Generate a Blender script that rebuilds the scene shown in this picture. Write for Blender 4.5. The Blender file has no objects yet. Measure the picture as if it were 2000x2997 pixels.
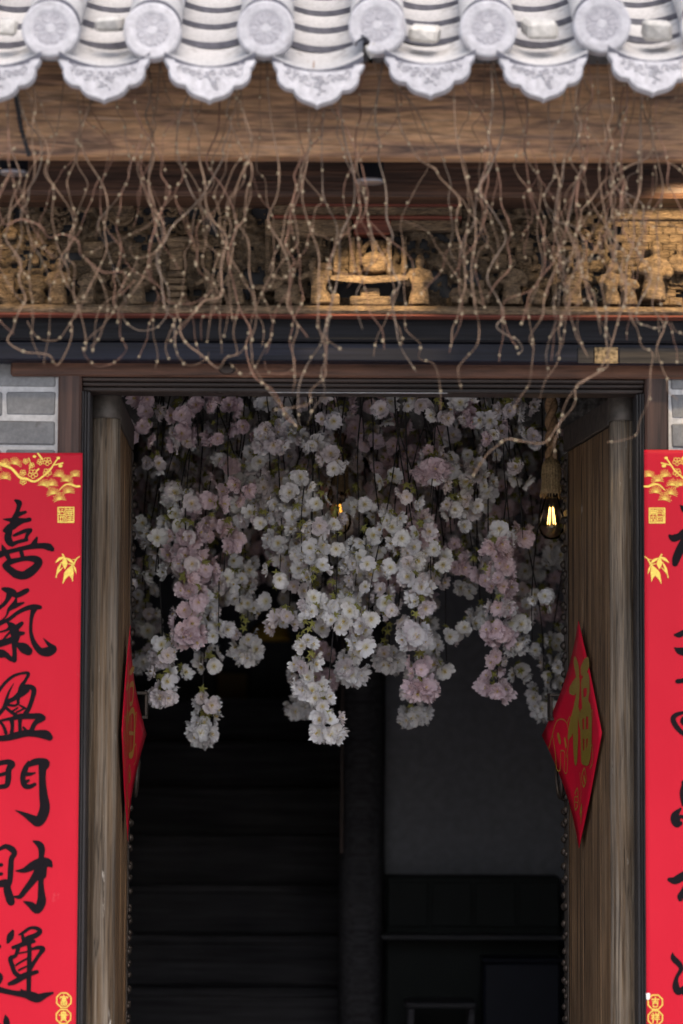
import bpy, bmesh, math, random
from mathutils import Vector, Matrix, noise
R = math.radians
rnd = random.Random(7)
SC = bpy.context.scene
COL = SC.collection

# ------------------------------------------------------------------ camera
CAM = Vector((0.0, -8.0, 1.6)); FPX = 8800.0
PITCH = math.atan(760.0 / FPX); ROLL = R(0.26)
_fw = Vector((0, math.cos(PITCH), math.sin(PITCH)))
_up0 = Vector((0, -math.sin(PITCH), math.cos(PITCH))); _rt0 = Vector((1, 0, 0))
_rt = _rt0 * math.cos(ROLL) + _up0 * math.sin(ROLL)
_up = -_rt0 * math.sin(ROLL) + _up0 * math.cos(ROLL)
cd = bpy.data.cameras.new('camera'); cam = bpy.data.objects.new('camera', cd); COL.objects.link(cam)
cam.matrix_world = Matrix(((_rt.x, _up.x, -_fw.x, CAM.x), (_rt.y, _up.y, -_fw.y, CAM.y),
                           (_rt.z, _up.z, -_fw.z, CAM.z), (0, 0, 0, 1)))
cd.sensor_fit = 'HORIZONTAL'; cd.sensor_width = 36.0; cd.lens = 36.0 * FPX / 2000.0
cd.clip_start = 0.1; cd.clip_end = 2000.0
cd.dof.use_dof = True; cd.dof.focus_distance = 8.66; cd.dof.aperture_fstop = 3.0
SC.camera = cam

# ------------------------------------------------------------------ sky, sun, exposure
SUN_EL = 56.0; SUN_AZ = -14.0          # behind the camera, a little to its left
W = bpy.data.worlds.new('World'); SC.world = W; W.use_nodes = True
nt = W.node_tree; bg = nt.nodes['Background']
sky = nt.nodes.new('ShaderNodeTexSky'); sky.sky_type = 'NISHITA'; sky.sun_disc = False
sky.sun_elevation = R(SUN_EL); sky.sun_rotation = R(180 + SUN_AZ)
sky.air_density = 1.0; sky.dust_density = 4.0; sky.ozone_density = 1.0
nt.links.new(sky.outputs[0], bg.inputs[0]); bg.inputs[1].default_value = 0.15
sl = bpy.data.lights.new('sun', 'SUN'); sl.energy = 0.55; sl.angle = R(35); sl.color = (1.0, 0.96, 0.9)
sun = bpy.data.objects.new('sun', sl); COL.objects.link(sun)
sun.rotation_euler = (R(90 - SUN_EL), 0, R(SUN_AZ))
SC.view_settings.view_transform = 'Standard'; SC.view_settings.look = 'None'
SC.view_settings.gamma = 1.0; SC.view_settings.exposure = 1.1
SC.cycles.use_denoising = True
SC.cycles.max_bounces = 8; SC.cycles.diffuse_bounces = 5; SC.cycles.glossy_bounces = 3
SC.cycles.transmission_bounces = 4; SC.cycles.transparent_max_bounces = 8
SC.cycles.sample_clamp_indirect = 4.0; SC.cycles.caustics_reflective = False; SC.cycles.caustics_refractive = False

# ------------------------------------------------------------------ measuring helpers
def P(px, py, Y):
    """point of the place at depth Y that was measured at (px, py) on the 2000 x 2997 photograph"""
    d = _fw * FPX + _rt * (px - 1000.0) + _up * (1498.5 - py)
    return CAM + d * ((Y - CAM.y) / d.y)
def X(px, Y, py=1500): return P(px, py, Y).x
def Z(py, Y, px=1000): return P(px, py, Y).z
def ppm(Y): return FPX / (Y - CAM.y)

# ------------------------------------------------------------------ materials
MATS = {}
def newmat(name):
    m = bpy.data.materials.new(name); m.use_nodes = True; MATS[name] = m
    return m, m.node_tree, m.node_tree.nodes['Principled BSDF']
def N(t, kind, **kw):
    n = t.nodes.new(kind)
    for k, v in kw.items():
        if k in n.inputs: n.inputs[k].default_value = v
        else: setattr(n, k, v)
    return n
def ramp(t, fac, stops):
    r = t.nodes.new('ShaderNodeValToRGB'); e = r.color_ramp.elements
    e[0].position = stops[0][0]; e[0].color = (*stops[0][1], 1)
    e[1].position = stops[-1][0]; e[1].color = (*stops[-1][1], 1)
    for p, c in stops[1:-1]:
        n = e.new(p); n.color = (*c, 1)
    t.links.new(fac, r.inputs[0]); return r
def coords(t, scale=(1, 1, 1), kind='Object', rot=(0, 0, 0)):
    tc = t.nodes.new('ShaderNodeTexCoord'); mp = t.nodes.new('ShaderNodeMapping')
    mp.inputs['Scale'].default_value = scale; mp.inputs['Rotation'].default_value = rot
    t.links.new(tc.outputs[kind], mp.inputs[0]); return mp.outputs[0]
def bump(t, b, h, strength=0.3, dist=0.01):
    n = N(t, 'ShaderNodeBump', Strength=strength, Distance=dist)
    t.links.new(h, n.inputs['Height']); t.links.new(n.outputs[0], b.inputs['Normal'])
def mixc(t, fac, a, b, mode='MIX'):
    m = t.nodes.new('ShaderNodeMix'); m.data_type = 'RGBA'; m.blend_type = mode
    for s, v in ((0, fac), (6, a), (7, b)):
        if hasattr(v, 'is_output') or hasattr(v, 'links'): t.links.new(v, m.inputs[s])
        else: m.inputs[s].default_value = v if s == 0 else (*v, 1)
    return m.outputs[2]

def wood(name, cols, axis='x', grain=1.0, rough=0.65, bstr=0.35, chips=None, chipamt=0.62, spec=0.3, chipscale=7.0, run=1.3, crack=0.55, crun=1.0):
    """weathered timber: streaks along one axis, fine fibre, optional flecks of lime or old paint"""
    m, t, b = newmat(name)
    lo, hi = run * grain, 34.0 * grain
    sc = {'x': (lo, hi, hi), 'z': (hi, hi, lo), 'y': (hi, lo, hi)}[axis]
    c = coords(t, sc)
    n1 = N(t, 'ShaderNodeTexNoise', Scale=1.0, Detail=7.0, Roughness=0.6, Distortion=0.6)
    t.links.new(c, n1.inputs['Vector'])
    c2 = coords(t, tuple(s * 4.2 for s in sc))
    n2 = N(t, 'ShaderNodeTexNoise', Scale=1.0, Detail=4.0, Roughness=0.6)
    t.links.new(c2, n2.inputs['Vector'])
    n3 = N(t, 'ShaderNodeTexNoise', Scale=2.4, Detail=3.0); t.links.new(coords(t), n3.inputs['Vector'])
    k = len(cols); r1 = ramp(t, n1.outputs[0], [(0.30 + 0.4 * i / (k - 1), cols[i]) for i in range(k)])
    r2 = ramp(t, n2.outputs[0], [(0.32, (0.5, 0.5, 0.5)), (0.62, (1.12, 1.12, 1.12))])
    r3 = ramp(t, n3.outputs[0], [(0.3, (0.72, 0.72, 0.74)), (0.7, (1.15, 1.13, 1.1))])
    col = mixc(t, 1.0, r1.outputs[0], r2.outputs[0], 'MULTIPLY')
    col = mixc(t, 1.0, col, r3.outputs[0], 'MULTIPLY')
    n5 = N(t, 'ShaderNodeTexNoise', Scale=1.0, Detail=3.0, Roughness=0.55, Distortion=0.25)
    ck = {'x': (0.55 * grain * crun, 26 * grain, 26 * grain), 'z': (26 * grain, 26 * grain, 0.55 * grain * crun), 'y': (1, 1, 1)}[axis]
    t.links.new(coords(t, ck), n5.inputs['Vector'])
    rk = ramp(t, n5.outputs[0], [(0.474, (1, 1, 1)), (0.492, (0.28, 0.27, 0.26)), (0.499, (0.28, 0.27, 0.26)), (0.516, (1, 1, 1))])
    col = mixc(t, crack, col, mixc(t, 1.0, col, rk.outputs[0], 'MULTIPLY'))
    if chips:
        n4 = N(t, 'ShaderNodeTexNoise', Scale=1.0, Detail=8.0, Roughness=0.7)
        sc4 = {'x': (chipscale * .35, chipscale * 2.2, chipscale * 2.2), 'z': (chipscale * 2, chipscale * 2, chipscale * .35), 'y': (1, 1, 1)}[axis]
        t.links.new(coords(t, sc4), n4.inputs['Vector'])
        rf = ramp(t, n4.outputs[0], [(chipamt, (0, 0, 0)), (chipamt + 0.05, (1, 1, 1))])
        col = mixc(t, rf.outputs[0], col, chips)
    t.links.new(col, b.inputs['Base Color'])
    b.inputs['Roughness'].default_value = rough; b.inputs['Specular IOR Level'].default_value = spec
    mm = N(t, 'ShaderNodeMath', operation='ADD'); t.links.new(n1.outputs[0], mm.inputs[0]); t.links.new(n2.outputs[0], mm.inputs[1])
    bump(t, b, mm.outputs[0], bstr, 0.006)
    return m
def mineral(name, c1, c2, scale=6.0, rough=0.85, bstr=0.25, fine=60.0, dirt=None, dirtpos=0.6, spec=0.25, dist=0.004):
    """plaster, brick, stone, glazed clay: mottled colour with fine pits"""
    m, t, b = newmat(name)
    c = coords(t)
    n1 = N(t, 'ShaderNodeTexNoise', Scale=scale, Detail=6.0, Roughness=0.6); t.links.new(c, n1.inputs['Vector'])
    n2 = N(t, 'ShaderNodeTexNoise', Scale=fine, Detail=4.0, Roughness=0.65); t.links.new(c, n2.inputs['Vector'])
    col = ramp(t, n1.outputs[0], [(0.3, c1), (0.7, c2)]).outputs[0]
    r2 = ramp(t, n2.outputs[0], [(0.3, (0.8, 0.8, 0.8)), (0.65, (1.06, 1.06, 1.06))])
    col = mixc(t, 1.0, col, r2.outputs[0], 'MULTIPLY')
    if dirt:
        n3 = N(t, 'ShaderNodeTexNoise', Scale=scale * 1.7, Detail=8.0, Roughness=0.72); t.links.new(coords(t, (1, 1, 0.6)), n3.inputs['Vector'])
        rf = ramp(t, n3.outputs[0], [(dirtpos, (0, 0, 0)), (dirtpos + 0.12, (1, 1, 1))])
        col = mixc(t, rf.outputs[0], col, dirt)
    # each piece a little lighter or darker than the next
    oi = t.nodes.new('ShaderNodeObjectInfo')
    rr = ramp(t, oi.outputs['Random'], [(0.0, (0.86, 0.86, 0.87)), (1.0, (1.08, 1.07, 1.06))])
    col = mixc(t, 1.0, col, rr.outputs[0], 'MULTIPLY')
    t.links.new(col, b.inputs['Base Color'])
    b.inputs['Roughness'].default_value = rough; b.inputs['Specular IOR Level'].default_value = spec
    bump(t, b, n2.outputs[0], bstr, dist)
    return m
def plain(name, col, rough=0.5, metal=0.0, spec=0.5, nscale=30.0, var=0.25, bstr=0.1):
    m, t, b = newmat(name)
    n1 = N(t, 'ShaderNodeTexNoise', Scale=nscale, Detail=4.0); t.links.new(coords(t), n1.inputs['Vector'])
    a = tuple(v * (1 - var) for v in col); c = tuple(min(1, v * (1 + var)) for v in col)
    t.links.new(ramp(t, n1.outputs[0], [(0.3, a), (0.7, c)]).outputs[0], b.inputs['Base Color'])
    b.inputs['Roughness'].default_value = rough; b.inputs['Metallic'].default_value = metal
    b.inputs['Specular IOR Level'].default_value = spec
    if bstr: bump(t, b, n1.outputs[0], bstr, 0.003)
    return m
def emit(name, col, strength):
    m, t, b = newmat(name)
    b.inputs['Base Color'].default_value = (*col, 1); b.inputs['Emission Color'].default_value = (*col, 1)
    b.inputs['Emission Strength'].default_value = strength
    return m

mineral('tile_white', (0.44, 0.43, 0.425), (0.53, 0.52, 0.515), 5.0, 0.85, 0.35, 90.0, dirt=(0.25, 0.235, 0.22), dirtpos=0.555)
mineral('tile_edge', (0.13, 0.13, 0.16), (0.22, 0.22, 0.25), 9.0, 0.85, 0.4, 70.0)
mineral('tile_face', (0.42, 0.412, 0.43), (0.50, 0.492, 0.51), 14.0, 0.85, 0.5, 60.0, dirt=(0.28, 0.27, 0.275), dirtpos=0.585)
mineral('relief_clay', (0.36, 0.352, 0.375), (0.45, 0.442, 0.465), 30.0, 0.85, 0.5, 80.0)
mineral('mortar_lump', (0.42, 0.40, 0.36), (0.60, 0.58, 0.54), 16.0, 0.9, 0.6, 60.0, dirt=(0.10, 0.09, 0.08), dirtpos=0.62)
mineral('brick_grey', (0.16, 0.162, 0.165), (0.25, 0.25, 0.25), 11.0, 0.9, 0.5, 70.0, dirt=(0.13, 0.125, 0.12), dirtpos=0.6)
mineral('lime_mortar', (0.46, 0.45, 0.445), (0.62, 0.61, 0.60), 18.0, 0.9, 0.6, 60.0, dirt=(0.2, 0.2, 0.2), dirtpos=0.66)
mineral('paving', (0.34, 0.335, 0.33), (0.43, 0.425, 0.41), 1.2, 0.85, 0.3, 25.0)
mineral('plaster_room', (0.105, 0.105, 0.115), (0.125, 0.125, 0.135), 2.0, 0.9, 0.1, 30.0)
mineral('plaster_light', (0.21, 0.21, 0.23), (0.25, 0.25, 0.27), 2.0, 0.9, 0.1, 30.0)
mineral('log_bark', (0.09, 0.085, 0.08), (0.18, 0.172, 0.165), 8.0, 0.9, 0.9, 40.0, dirt=(0.48, 0.46, 0.44), dirtpos=0.52, dist=0.01)
wood('wood_eave', [(0.10, 0.062, 0.048), (0.36, 0.205, 0.12), (0.55, 0.315, 0.16), (0.46, 0.305, 0.21)], 'x', 0.75, 0.5, 0.4, spec=0.45, run=4.0, crack=0.6, crun=2.5)
wood('wood_purlin', [(0.030, 0.017, 0.012), (0.085, 0.043, 0.027), (0.13, 0.065, 0.036)], 'x', 0.9, 0.55, 0.4)
wood('wood_frame_h', [(0.045, 0.021, 0.015), (0.115, 0.052, 0.032), (0.165, 0.076, 0.044)], 'x', 0.5, 0.5, 0.2, run=3.0)
wood('wood_frame_v', [(0.035, 0.020, 0.016), (0.075, 0.040, 0.030), (0.105, 0.055, 0.04)], 'z', 0.5, 0.5, 0.2, chips=(0.28, 0.26, 0.24), chipamt=0.73)
wood('wood_moulding_h', [(0.022, 0.015, 0.013), (0.045, 0.030, 0.025), (0.060, 0.042, 0.035)], 'x', 0.6, 0.5, 0.2, chips=(0.35, 0.33, 0.31), chipamt=0.74)
wood('wood_moulding_v', [(0.012, 0.011, 0.012), (0.030, 0.027, 0.028), (0.050, 0.046, 0.048)], 'z', 0.8, 0.45, 0.3)
wood('paint_black', [(0.006, 0.006, 0.008), (0.011, 0.011, 0.014), (0.017, 0.017, 0.020)], 'x', 0.5, 0.5, 0.3, chips=(0.22, 0.22, 0.215), chipamt=0.60, chipscale=5.0, spec=0.15)
wood('paint_navy', [(0.010, 0.011, 0.020), (0.014, 0.015, 0.027), (0.018, 0.019, 0.034)], 'x', 0.4, 0.45, 0.15, chips=(0.16, 0.16, 0.165), chipamt=0.715, chipscale=6.0, spec=0.2)
wood('wood_post', [(0.040, 0.027, 0.018), (0.15, 0.102, 0.060), (0.205, 0.17, 0.132), (0.37, 0.27, 0.165)], 'z', 1.7, 0.75, 0.9, chips=(0.42, 0.38, 0.33), chipamt=0.645, run=0.7, chipscale=11.0, crack=0.85)
wood('wood_leaf', [(0.032, 0.019, 0.011), (0.135, 0.078, 0.038), (0.27, 0.16, 0.080), (0.28, 0.205, 0.13)], 'z', 1.9, 0.7, 0.8, chips=(0.34, 0.29, 0.235), chipamt=0.66, run=0.6, chipscale=10.0, crack=0.9)
wood('wood_carved', [(0.08, 0.055, 0.035), (0.22, 0.150, 0.090), (0.34, 0.235, 0.135)], 'x', 2.2, 0.7, 1.0, run=8.0, crack=0.7, crun=8.0)
wood('wood_carved_dark', [(0.08, 0.058, 0.040), (0.18, 0.128, 0.080), (0.27, 0.19, 0.115)], 'x', 2.2, 0.75, 1.0, run=8.0, crun=8.0)
wood('wood_carved_red', [(0.08, 0.022, 0.014), (0.16, 0.042, 0.026), (0.20, 0.07, 0.04)], 'x', 0.7, 0.6, 0.3)
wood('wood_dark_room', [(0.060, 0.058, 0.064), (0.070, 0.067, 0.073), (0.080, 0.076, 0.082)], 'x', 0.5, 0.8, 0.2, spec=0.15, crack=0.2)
wood('wood_patch', [(0.020, 0.017, 0.015), (0.040, 0.033, 0.028), (0.065, 0.052, 0.042)], 'x', 0.8, 0.6, 0.3)
plain('shaded_backing_paint', (0.026, 0.026, 0.030), 0.7, nscale=20)  # backing paint darkened to hold the openings' shadow; the cord shares it
plain('iron', (0.060, 0.048, 0.040), 0.55, 0.75, nscale=60, var=0.4, bstr=0.4)
plain('iron_strap', (0.075, 0.062, 0.052), 0.6, 0.4, nscale=40, var=0.4, bstr=0.4)
plain('brass', (0.22, 0.15, 0.075), 0.36, 0.75, nscale=90, var=0.7, bstr=1.0)
plain('lamp_black', (0.006, 0.006, 0.008), 0.8, 0.0, 0.1, var=0.1, bstr=0)
plain('lamp_ring', (0.30, 0.30, 0.33), 0.3, 0.6, var=0.1, bstr=0)
plain('ink', (0.008, 0.006, 0.008), 0.65, 0.0, 0.06, 200.0, 0.2, 0)
plain('gold_foil', (0.78, 0.56, 0.10), 0.36, 0.45, 0.5, 240.0, 0.22, 0.15)
plain('gold_ink', (0.33, 0.24, 0.035), 0.42, 0.45, 0.5, 300.0, 0.3, 0.1)
plain('gold_line', (0.42, 0.22, 0.03), 0.45, 0.3, 0.5, 300.0, 0.2, 0)
plain('twig_bark', (0.21, 0.135, 0.088), 0.65, 0.0, 0.3, 26.0, 0.40, 0.2)
plain('twig_bark_red', (0.20, 0.108, 0.072), 0.6, 0.0, 0.3, 26.0, 0.40, 0.2)
plain('twig_bark_grey', (0.18, 0.132, 0.098), 0.65, 0.0, 0.3, 26.0, 0.35, 0.2)
plain('bud', (0.34, 0.27, 0.175), 0.6, 0.0, 0.3, 60.0, 0.25, 0)
plain('stem_dark', (0.020, 0.016, 0.015), 0.6, 0.0, 0.3, 40.0, 0.3, 0)
plain('jute', (0.25, 0.155, 0.085), 0.9, 0.0, 0.1, 120.0, 0.4, 0.5)
plain('raffia', (0.27, 0.19, 0.10), 0.85, 0.0, 0.15, 150.0, 0.4, 0.4)
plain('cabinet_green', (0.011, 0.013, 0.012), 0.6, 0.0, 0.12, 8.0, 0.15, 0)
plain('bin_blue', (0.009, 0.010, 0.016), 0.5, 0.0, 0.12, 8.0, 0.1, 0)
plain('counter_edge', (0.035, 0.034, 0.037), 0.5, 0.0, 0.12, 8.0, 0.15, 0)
plain('paper_white', (0.70, 0.66, 0.64), 0.8, var=0.1)
plain('picture_warm', (0.28, 0.17, 0.06), 0.6, var=0.2, nscale=4)
plain('shade_yellow', (0.50, 0.30, 0.04), 0.6, var=0.1, nscale=4)
emit('filament', (1.0, 0.60, 0.15), 5.0)
emit('filament_dim', (1.0, 0.48, 0.08), 1.5)
emit('lamp_lens', (1.0, 0.85, 0.62), 0.8)

def red_paper():
    m, t, b = newmat('red_paper')
    n1 = N(t, 'ShaderNodeTexNoise', Scale=2.2, Detail=4.0); t.links.new(coords(t, (1, 1, 0.5)), n1.inputs['Vector'])
    col = ramp(t, n1.outputs[0], [(0.3, (0.44, 0.006, 0.020)), (0.7, (0.49, 0.010, 0.026))]).outputs[0]
    n2 = N(t, 'ShaderNodeTexNoise', Scale=15.0, Detail=6.0, Roughness=0.6); t.links.new(coords(t, (1, 1, 1)), n2.inputs['Vector'])
    rf = ramp(t, n2.outputs[0], [(0.70, (0, 0, 0)), (0.76, (0.45, 0.45, 0.45))])
    col = mixc(t, rf.outputs[0], col, (0.62, 0.13, 0.14))
    t.links.new(col, b.inputs['Base Color']); b.inputs['Roughness'].default_value = 0.5
    b.inputs['Specular IOR Level'].default_value = 0.15
    n3 = N(t, 'ShaderNodeTexNoise', Scale=5.0, Detail=3.0); t.links.new(coords(t, (2.2, 1, 0.5)), n3.inputs['Vector'])
    bump(t, b, n3.outputs[0], 0.35, 0.012)
red_paper()
plain('red_card', (0.50, 0.006, 0.026), 0.55, 0.0, 0.15, 5.0, 0.12, 0.05)

def petal_mat(name, c_in, c_out):
    m, t, b = newmat(name)
    tc = t.nodes.new('ShaderNodeTexCoord')
    ln = N(t, 'ShaderNodeVectorMath', operation='LENGTH'); t.links.new(tc.outputs['Object'], ln.inputs[0])
    mr = N(t, 'ShaderNodeMapRange'); mr.inputs[1].default_value = 0.004; mr.inputs[2].default_value = 0.026
    t.links.new(ln.outputs['Value'], mr.inputs[0])
    col = ramp(t, mr.outputs[0], [(0.0, c_in), (0.45, c_out), (1.0, c_out)]).outputs[0]
    oi = t.nodes.new('ShaderNodeObjectInfo')
    rr = ramp(t, oi.outputs['Random'], [(0.0, (0.86, 0.84, 0.85)), (0.5, (1, 1, 1)), (1.0, (1.04, 1.02, 0.98))])
    col = mixc(t, 1.0, col, rr.outputs[0], 'MULTIPLY')
    n1 = N(t, 'ShaderNodeTexNoise', Scale=260.0, Detail=3.0); t.links.new(tc.outputs['Object'], n1.inputs['Vector'])
    bump(t, b, n1.outputs[0], 0.25, 0.002)
    t.links.new(col, b.inputs['Base Color']); b.inputs['Roughness'].default_value = 0.8
    b.inputs['Specular IOR Level'].default_value = 0.15
    tr = t.nodes.new('ShaderNodeBsdfTranslucent'); t.links.new(col, tr.inputs[0])
    mx = t.nodes.new('ShaderNodeMixShader'); mx.inputs[0].default_value = 0.3
    out = t.nodes['Material Output']
    t.links.new(b.outputs[0], mx.inputs[1]); t.links.new(tr.outputs[0], mx.inputs[2]); t.links.new(mx.outputs[0], out.inputs[0])
petal_mat('petal_white', (0.74, 0.68, 0.42), (0.86, 0.85, 0.85))
petal_mat('petal_pink', (0.74, 0.55, 0.50), (0.80, 0.655, 0.69))
petal_mat('petal_blush', (0.78, 0.66, 0.48), (0.84, 0.78, 0.79))
plain('stamen_yellow', (0.66, 0.50, 0.16), 0.7, var=0.2)
petal_mat('calyx_green', (0.34, 0.33, 0.09), (0.42, 0.41, 0.15))
def glass_mat():
    m, t, b = newmat('bulb_glass')
    gl = N(t, 'ShaderNodeBsdfGlossy', Roughness=0.03); gl.inputs[0].default_value = (1, 0.92, 0.8, 1)
    tp = t.nodes.new('ShaderNodeBsdfTransparent'); tp.inputs[0].default_value = (1.0, 0.93, 0.80, 1)
    lw = t.nodes.new('ShaderNodeLayerWeight'); lw.inputs[0].default_value = 0.16
    mx = t.nodes.new('ShaderNodeMixShader'); t.links.new(lw.outputs['Fresnel'], mx.inputs[0])
    t.links.new(tp.outputs[0], mx.inputs[1]); t.links.new(gl.outputs[0], mx.inputs[2])
    t.links.new(mx.outputs[0], t.nodes['Material Output'].inputs[0])
glass_mat()

# ------------------------------------------------------------------ object helpers
ORG = {}
def thing(name, label, cat, loc, group=None):
    o = bpy.data.objects.new(name, None); COL.objects.link(o); o.location = loc; o.empty_display_size = 0.1
    o['label'] = label; o['category'] = cat
    if group: o['group'] = group
    ORG[o] = Vector(loc); return o
def link(name, mesh, parent, loc=None, rot=None, scale=None):
    """place a mesh (its own local coordinates) at a world position under its thing"""
    o = bpy.data.objects.new(name, mesh); COL.objects.link(o)
    base = ORG.get(parent, Vector())
    w = Vector(loc) if loc is not None else base
    if parent is not None: o.parent = parent
    o.location = w - base
    if rot is not None:
        if isinstance(rot, Matrix): o.rotation_euler = rot.to_euler()
        else: o.rotation_euler = rot
    if scale is not None: o.scale = scale if hasattr(scale, '__len__') else (scale,) * 3
    ORG[o] = w; return o

class MB:
    def __init__(s): s.v = []; s.f = []; s.m = []; s.cur = 0; s.sm = []; s.smooth = False
    def face(s, idx): s.f.append(tuple(idx)); s.m.append(s.cur); s.sm.append(s.smooth)
    def add(s, vs, fs):
        o = len(s.v); s.v += [Vector(p) for p in vs]
        for f in fs: s.face([i + o for i in f])
    def hull(s, pts):
        bm = bmesh.new()
        for p in pts: bm.verts.new(p)
        r = bmesh.ops.convex_hull(bm, input=bm.verts)
        bmesh.ops.delete(bm, geom=[g for g in r['geom_interior'] if isinstance(g, bmesh.types.BMVert)], context='VERTS')
        bmesh.ops.dissolve_limit(bm, angle_limit=0.02, verts=bm.verts, edges=bm.edges)
        bm.verts.index_update(); s.add([v.co.copy() for v in bm.verts], [[v.index for v in f.verts] for f in bm.faces]); bm.free()
    def box(s, x0, x1, y0, y1, z0, z1, b=0.0, jit=0.0, fn=None):
        if x0 > x1: x0, x1 = x1, x0
        if y0 > y1: y0, y1 = y1, y0
        if z0 > z1: z0, z1 = z1, z0
        pts = []
        if b > 0:
            b = min(b, (x1 - x0) * .45, (y1 - y0) * .45, (z1 - z0) * .45)
            for x, sx in ((x0, 1), (x1, -1)):
                for y, sy in ((y0, 1), (y1, -1)):
                    for z, sz in ((z0, 1), (z1, -1)):
                        j = lambda: rnd.uniform(-jit, jit) if jit else 0
                        jx, jy, jz = j(), j(), j()
                        pts += [(x + jx, y + sy * b + jy, z + sz * b + jz), (x + sx * b + jx, y + jy, z + sz * b + jz), (x + sx * b + jx, y + sy * b + jy, z + jz)]
            if fn: pts = [fn(*p) for p in pts]
            s.hull(pts)
        else:
            vs = [(x, y, z) for x in (x0, x1) for y in (y0, y1) for z in (z0, z1)]
            if fn: vs = [fn(*p) for p in vs]
            s.add(vs, [(0, 1, 3, 2), (4, 6, 7, 5), (0, 4, 5, 1), (2, 3, 7, 6), (0, 2, 6, 4), (1, 5, 7, 3)])
    def tube(s, path, rad, n=8, cap=True):
        s.smooth = True; path = [Vector(p) for p in path]; k = len(path)
        rr = rad if hasattr(rad, '__len__') else [rad] * k
        o = len(s.v); ref = Vector((0.31, 0.83, 0.46))
        for i, p in enumerate(path):
            d = (path[min(i + 1, k - 1)] - path[max(i - 1, 0)])
            d = d.normalized() if d.length > 1e-9 else Vector((0, 0, 1))
            if i == 0:
                a = d.cross(ref).normalized()
            else:
                a = (a - d * a.dot(d)); a = a.normalized() if a.length > 1e-9 else d.cross(ref).normalized()
            b = d.cross(a)
            for j in range(n):
                t = 2 * math.pi * j / n
                s.v.append(p + (a * math.cos(t) + b * math.sin(t)) * rr[i])
        for i in range(k - 1):
            for j in range(n):
                j2 = (j + 1) % n
                s.face((o + i * n + j, o + i * n + j2, o + (i + 1) * n + j2, o + (i + 1) * n + j))
        if cap:
            s.face([o + j for j in range(n)][::-1]); s.face([o + (k - 1) * n + j for j in range(n)])
        s.smooth = False
    def lathe(s, prof, c, n=16, axis=None):
        """profile of (radius, height) about a vertical line through c"""
        s.smooth = True; o = len(s.v); c = Vector(c); M = axis or Matrix.Identity(3)
        for r, h in prof:
            for j in range(n):
                t = 2 * math.pi * j / n
                s.v.append(c + M @ Vector((r * math.cos(t), r * math.sin(t), h)))
        for i in range(len(prof) - 1):
            for j in range(n):
                j2 = (j + 1) % n
                s.face((o + i * n + j, o + i * n + j2, o + (i + 1) * n + j2, o + (i + 1) * n + j))
        if prof[0][0] > 1e-6: s.face([o + j for j in range(n)][::-1])
        if prof[-1][0] > 1e-6: s.face([o + (len(prof) - 1) * n + j for j in range(n)])
        s.smooth = False
    def prism(s, outline, fn, d0, d1):
        """closed outline (a, b) extruded between depths d0 (front) and d1; fn(a, b, d) -> point"""
        o = len(s.v); n = len(outline)
        s.v += [Vector(fn(a, b, d0)) for a, b in outline] + [Vector(fn(a, b, d1)) for a, b in outline]
        s.face(range(o, o + n)); s.face(range(o + 2 * n - 1, o + n - 1, -1))
        for i in range(n):
            j = (i + 1) % n; s.face((o + i, o + n + i, o + n + j, o + j))
    def mesh(s, name, mats, org=Vector((0, 0, 0))):
        me = bpy.data.meshes.new(name)
        me.from_pydata([v - org for v in s.v], [], s.f)
        for m in (mats if isinstance(mats, (list, tuple)) else [mats]): me.materials.append(MATS[m])
        me.polygons.foreach_set('material_index', s.m); me.polygons.foreach_set('use_smooth', s.sm)
        bm = bmesh.new(); bm.from_mesh(me); bmesh.ops.recalc_face_normals(bm, faces=bm.faces); bm.to_mesh(me); bm.free()
        me.update(); return me
    def build(s, name, mats, parent=None, org=None):
        """world-coordinate geometry -> one object under parent"""
        base = Vector(org) if org is not None else ORG.get(parent, Vector())
        return link(name, s.mesh(name, mats, base), parent, base)
def smooth_path(pts, n=6):
    """Catmull-Rom through tuples of any size"""
    out = []; k = len(pts)
    if k < 3:
        a, b = pts[0], pts[-1]
        return [tuple(a[j] + (b[j] - a[j]) * i / n for j in range(len(a))) for i in range(n + 1)]
    for i in range(k - 1):
        p0, p1, p2, p3 = pts[max(i - 1, 0)], pts[i], pts[i + 1], pts[min(i + 2, k - 1)]
        for q in range(n):
            t = q / n
            out.append(tuple(0.5 * (2 * b + (c - a) * t + (2 * a - 5 * b + 4 * c - d) * t * t + (3 * b - a - 3 * c + d) * t ** 3)
                             for a, b, c, d in zip(p0, p1, p2, p3)))
    out.append(tuple(pts[-1])); return out
def stroke(mb, pts, fn, d, n=6, wmul=1.0, ends=True):
    """brush stroke: (a, b, width) control points laid flat through fn(a, b, depth)"""
    path = smooth_path(pts, n); k = len(path); L = []; Rr = []
    for i, (x, y, w) in enumerate(path):
        w = max(w, 0.0001) * wmul
        x0, y0 = path[max(i - 1, 0)][:2]; x1, y1 = path[min(i + 1, k - 1)][:2]
        dx, dy = x1 - x0, y1 - y0; l = math.hypot(dx, dy) or 1.0
        nx, ny = -dy / l * w / 2, dx / l * w / 2
        L.append((x + nx, y + ny)); Rr.append((x - nx, y - ny))
    o = len(mb.v)
    for a, b in zip(L, Rr): mb.v += [Vector(fn(*a, d)), Vector(fn(*b, d))]
    for i in range(k - 1): mb.face((o + 2 * i, o + 2 * i + 1, o + 2 * i + 3, o + 2 * i + 2))
    if ends:
        for i in (0, k - 1):
            x, y, w = path[i]; w *= wmul
            if w < 1e-9: continue
            mb.add([fn(x + math.cos(t * math.pi / 5) * w / 2, y + math.sin(t * math.pi / 5) * w / 2, d + (.00002 if i else .00003)) for t in range(10)], [range(10)])
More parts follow.
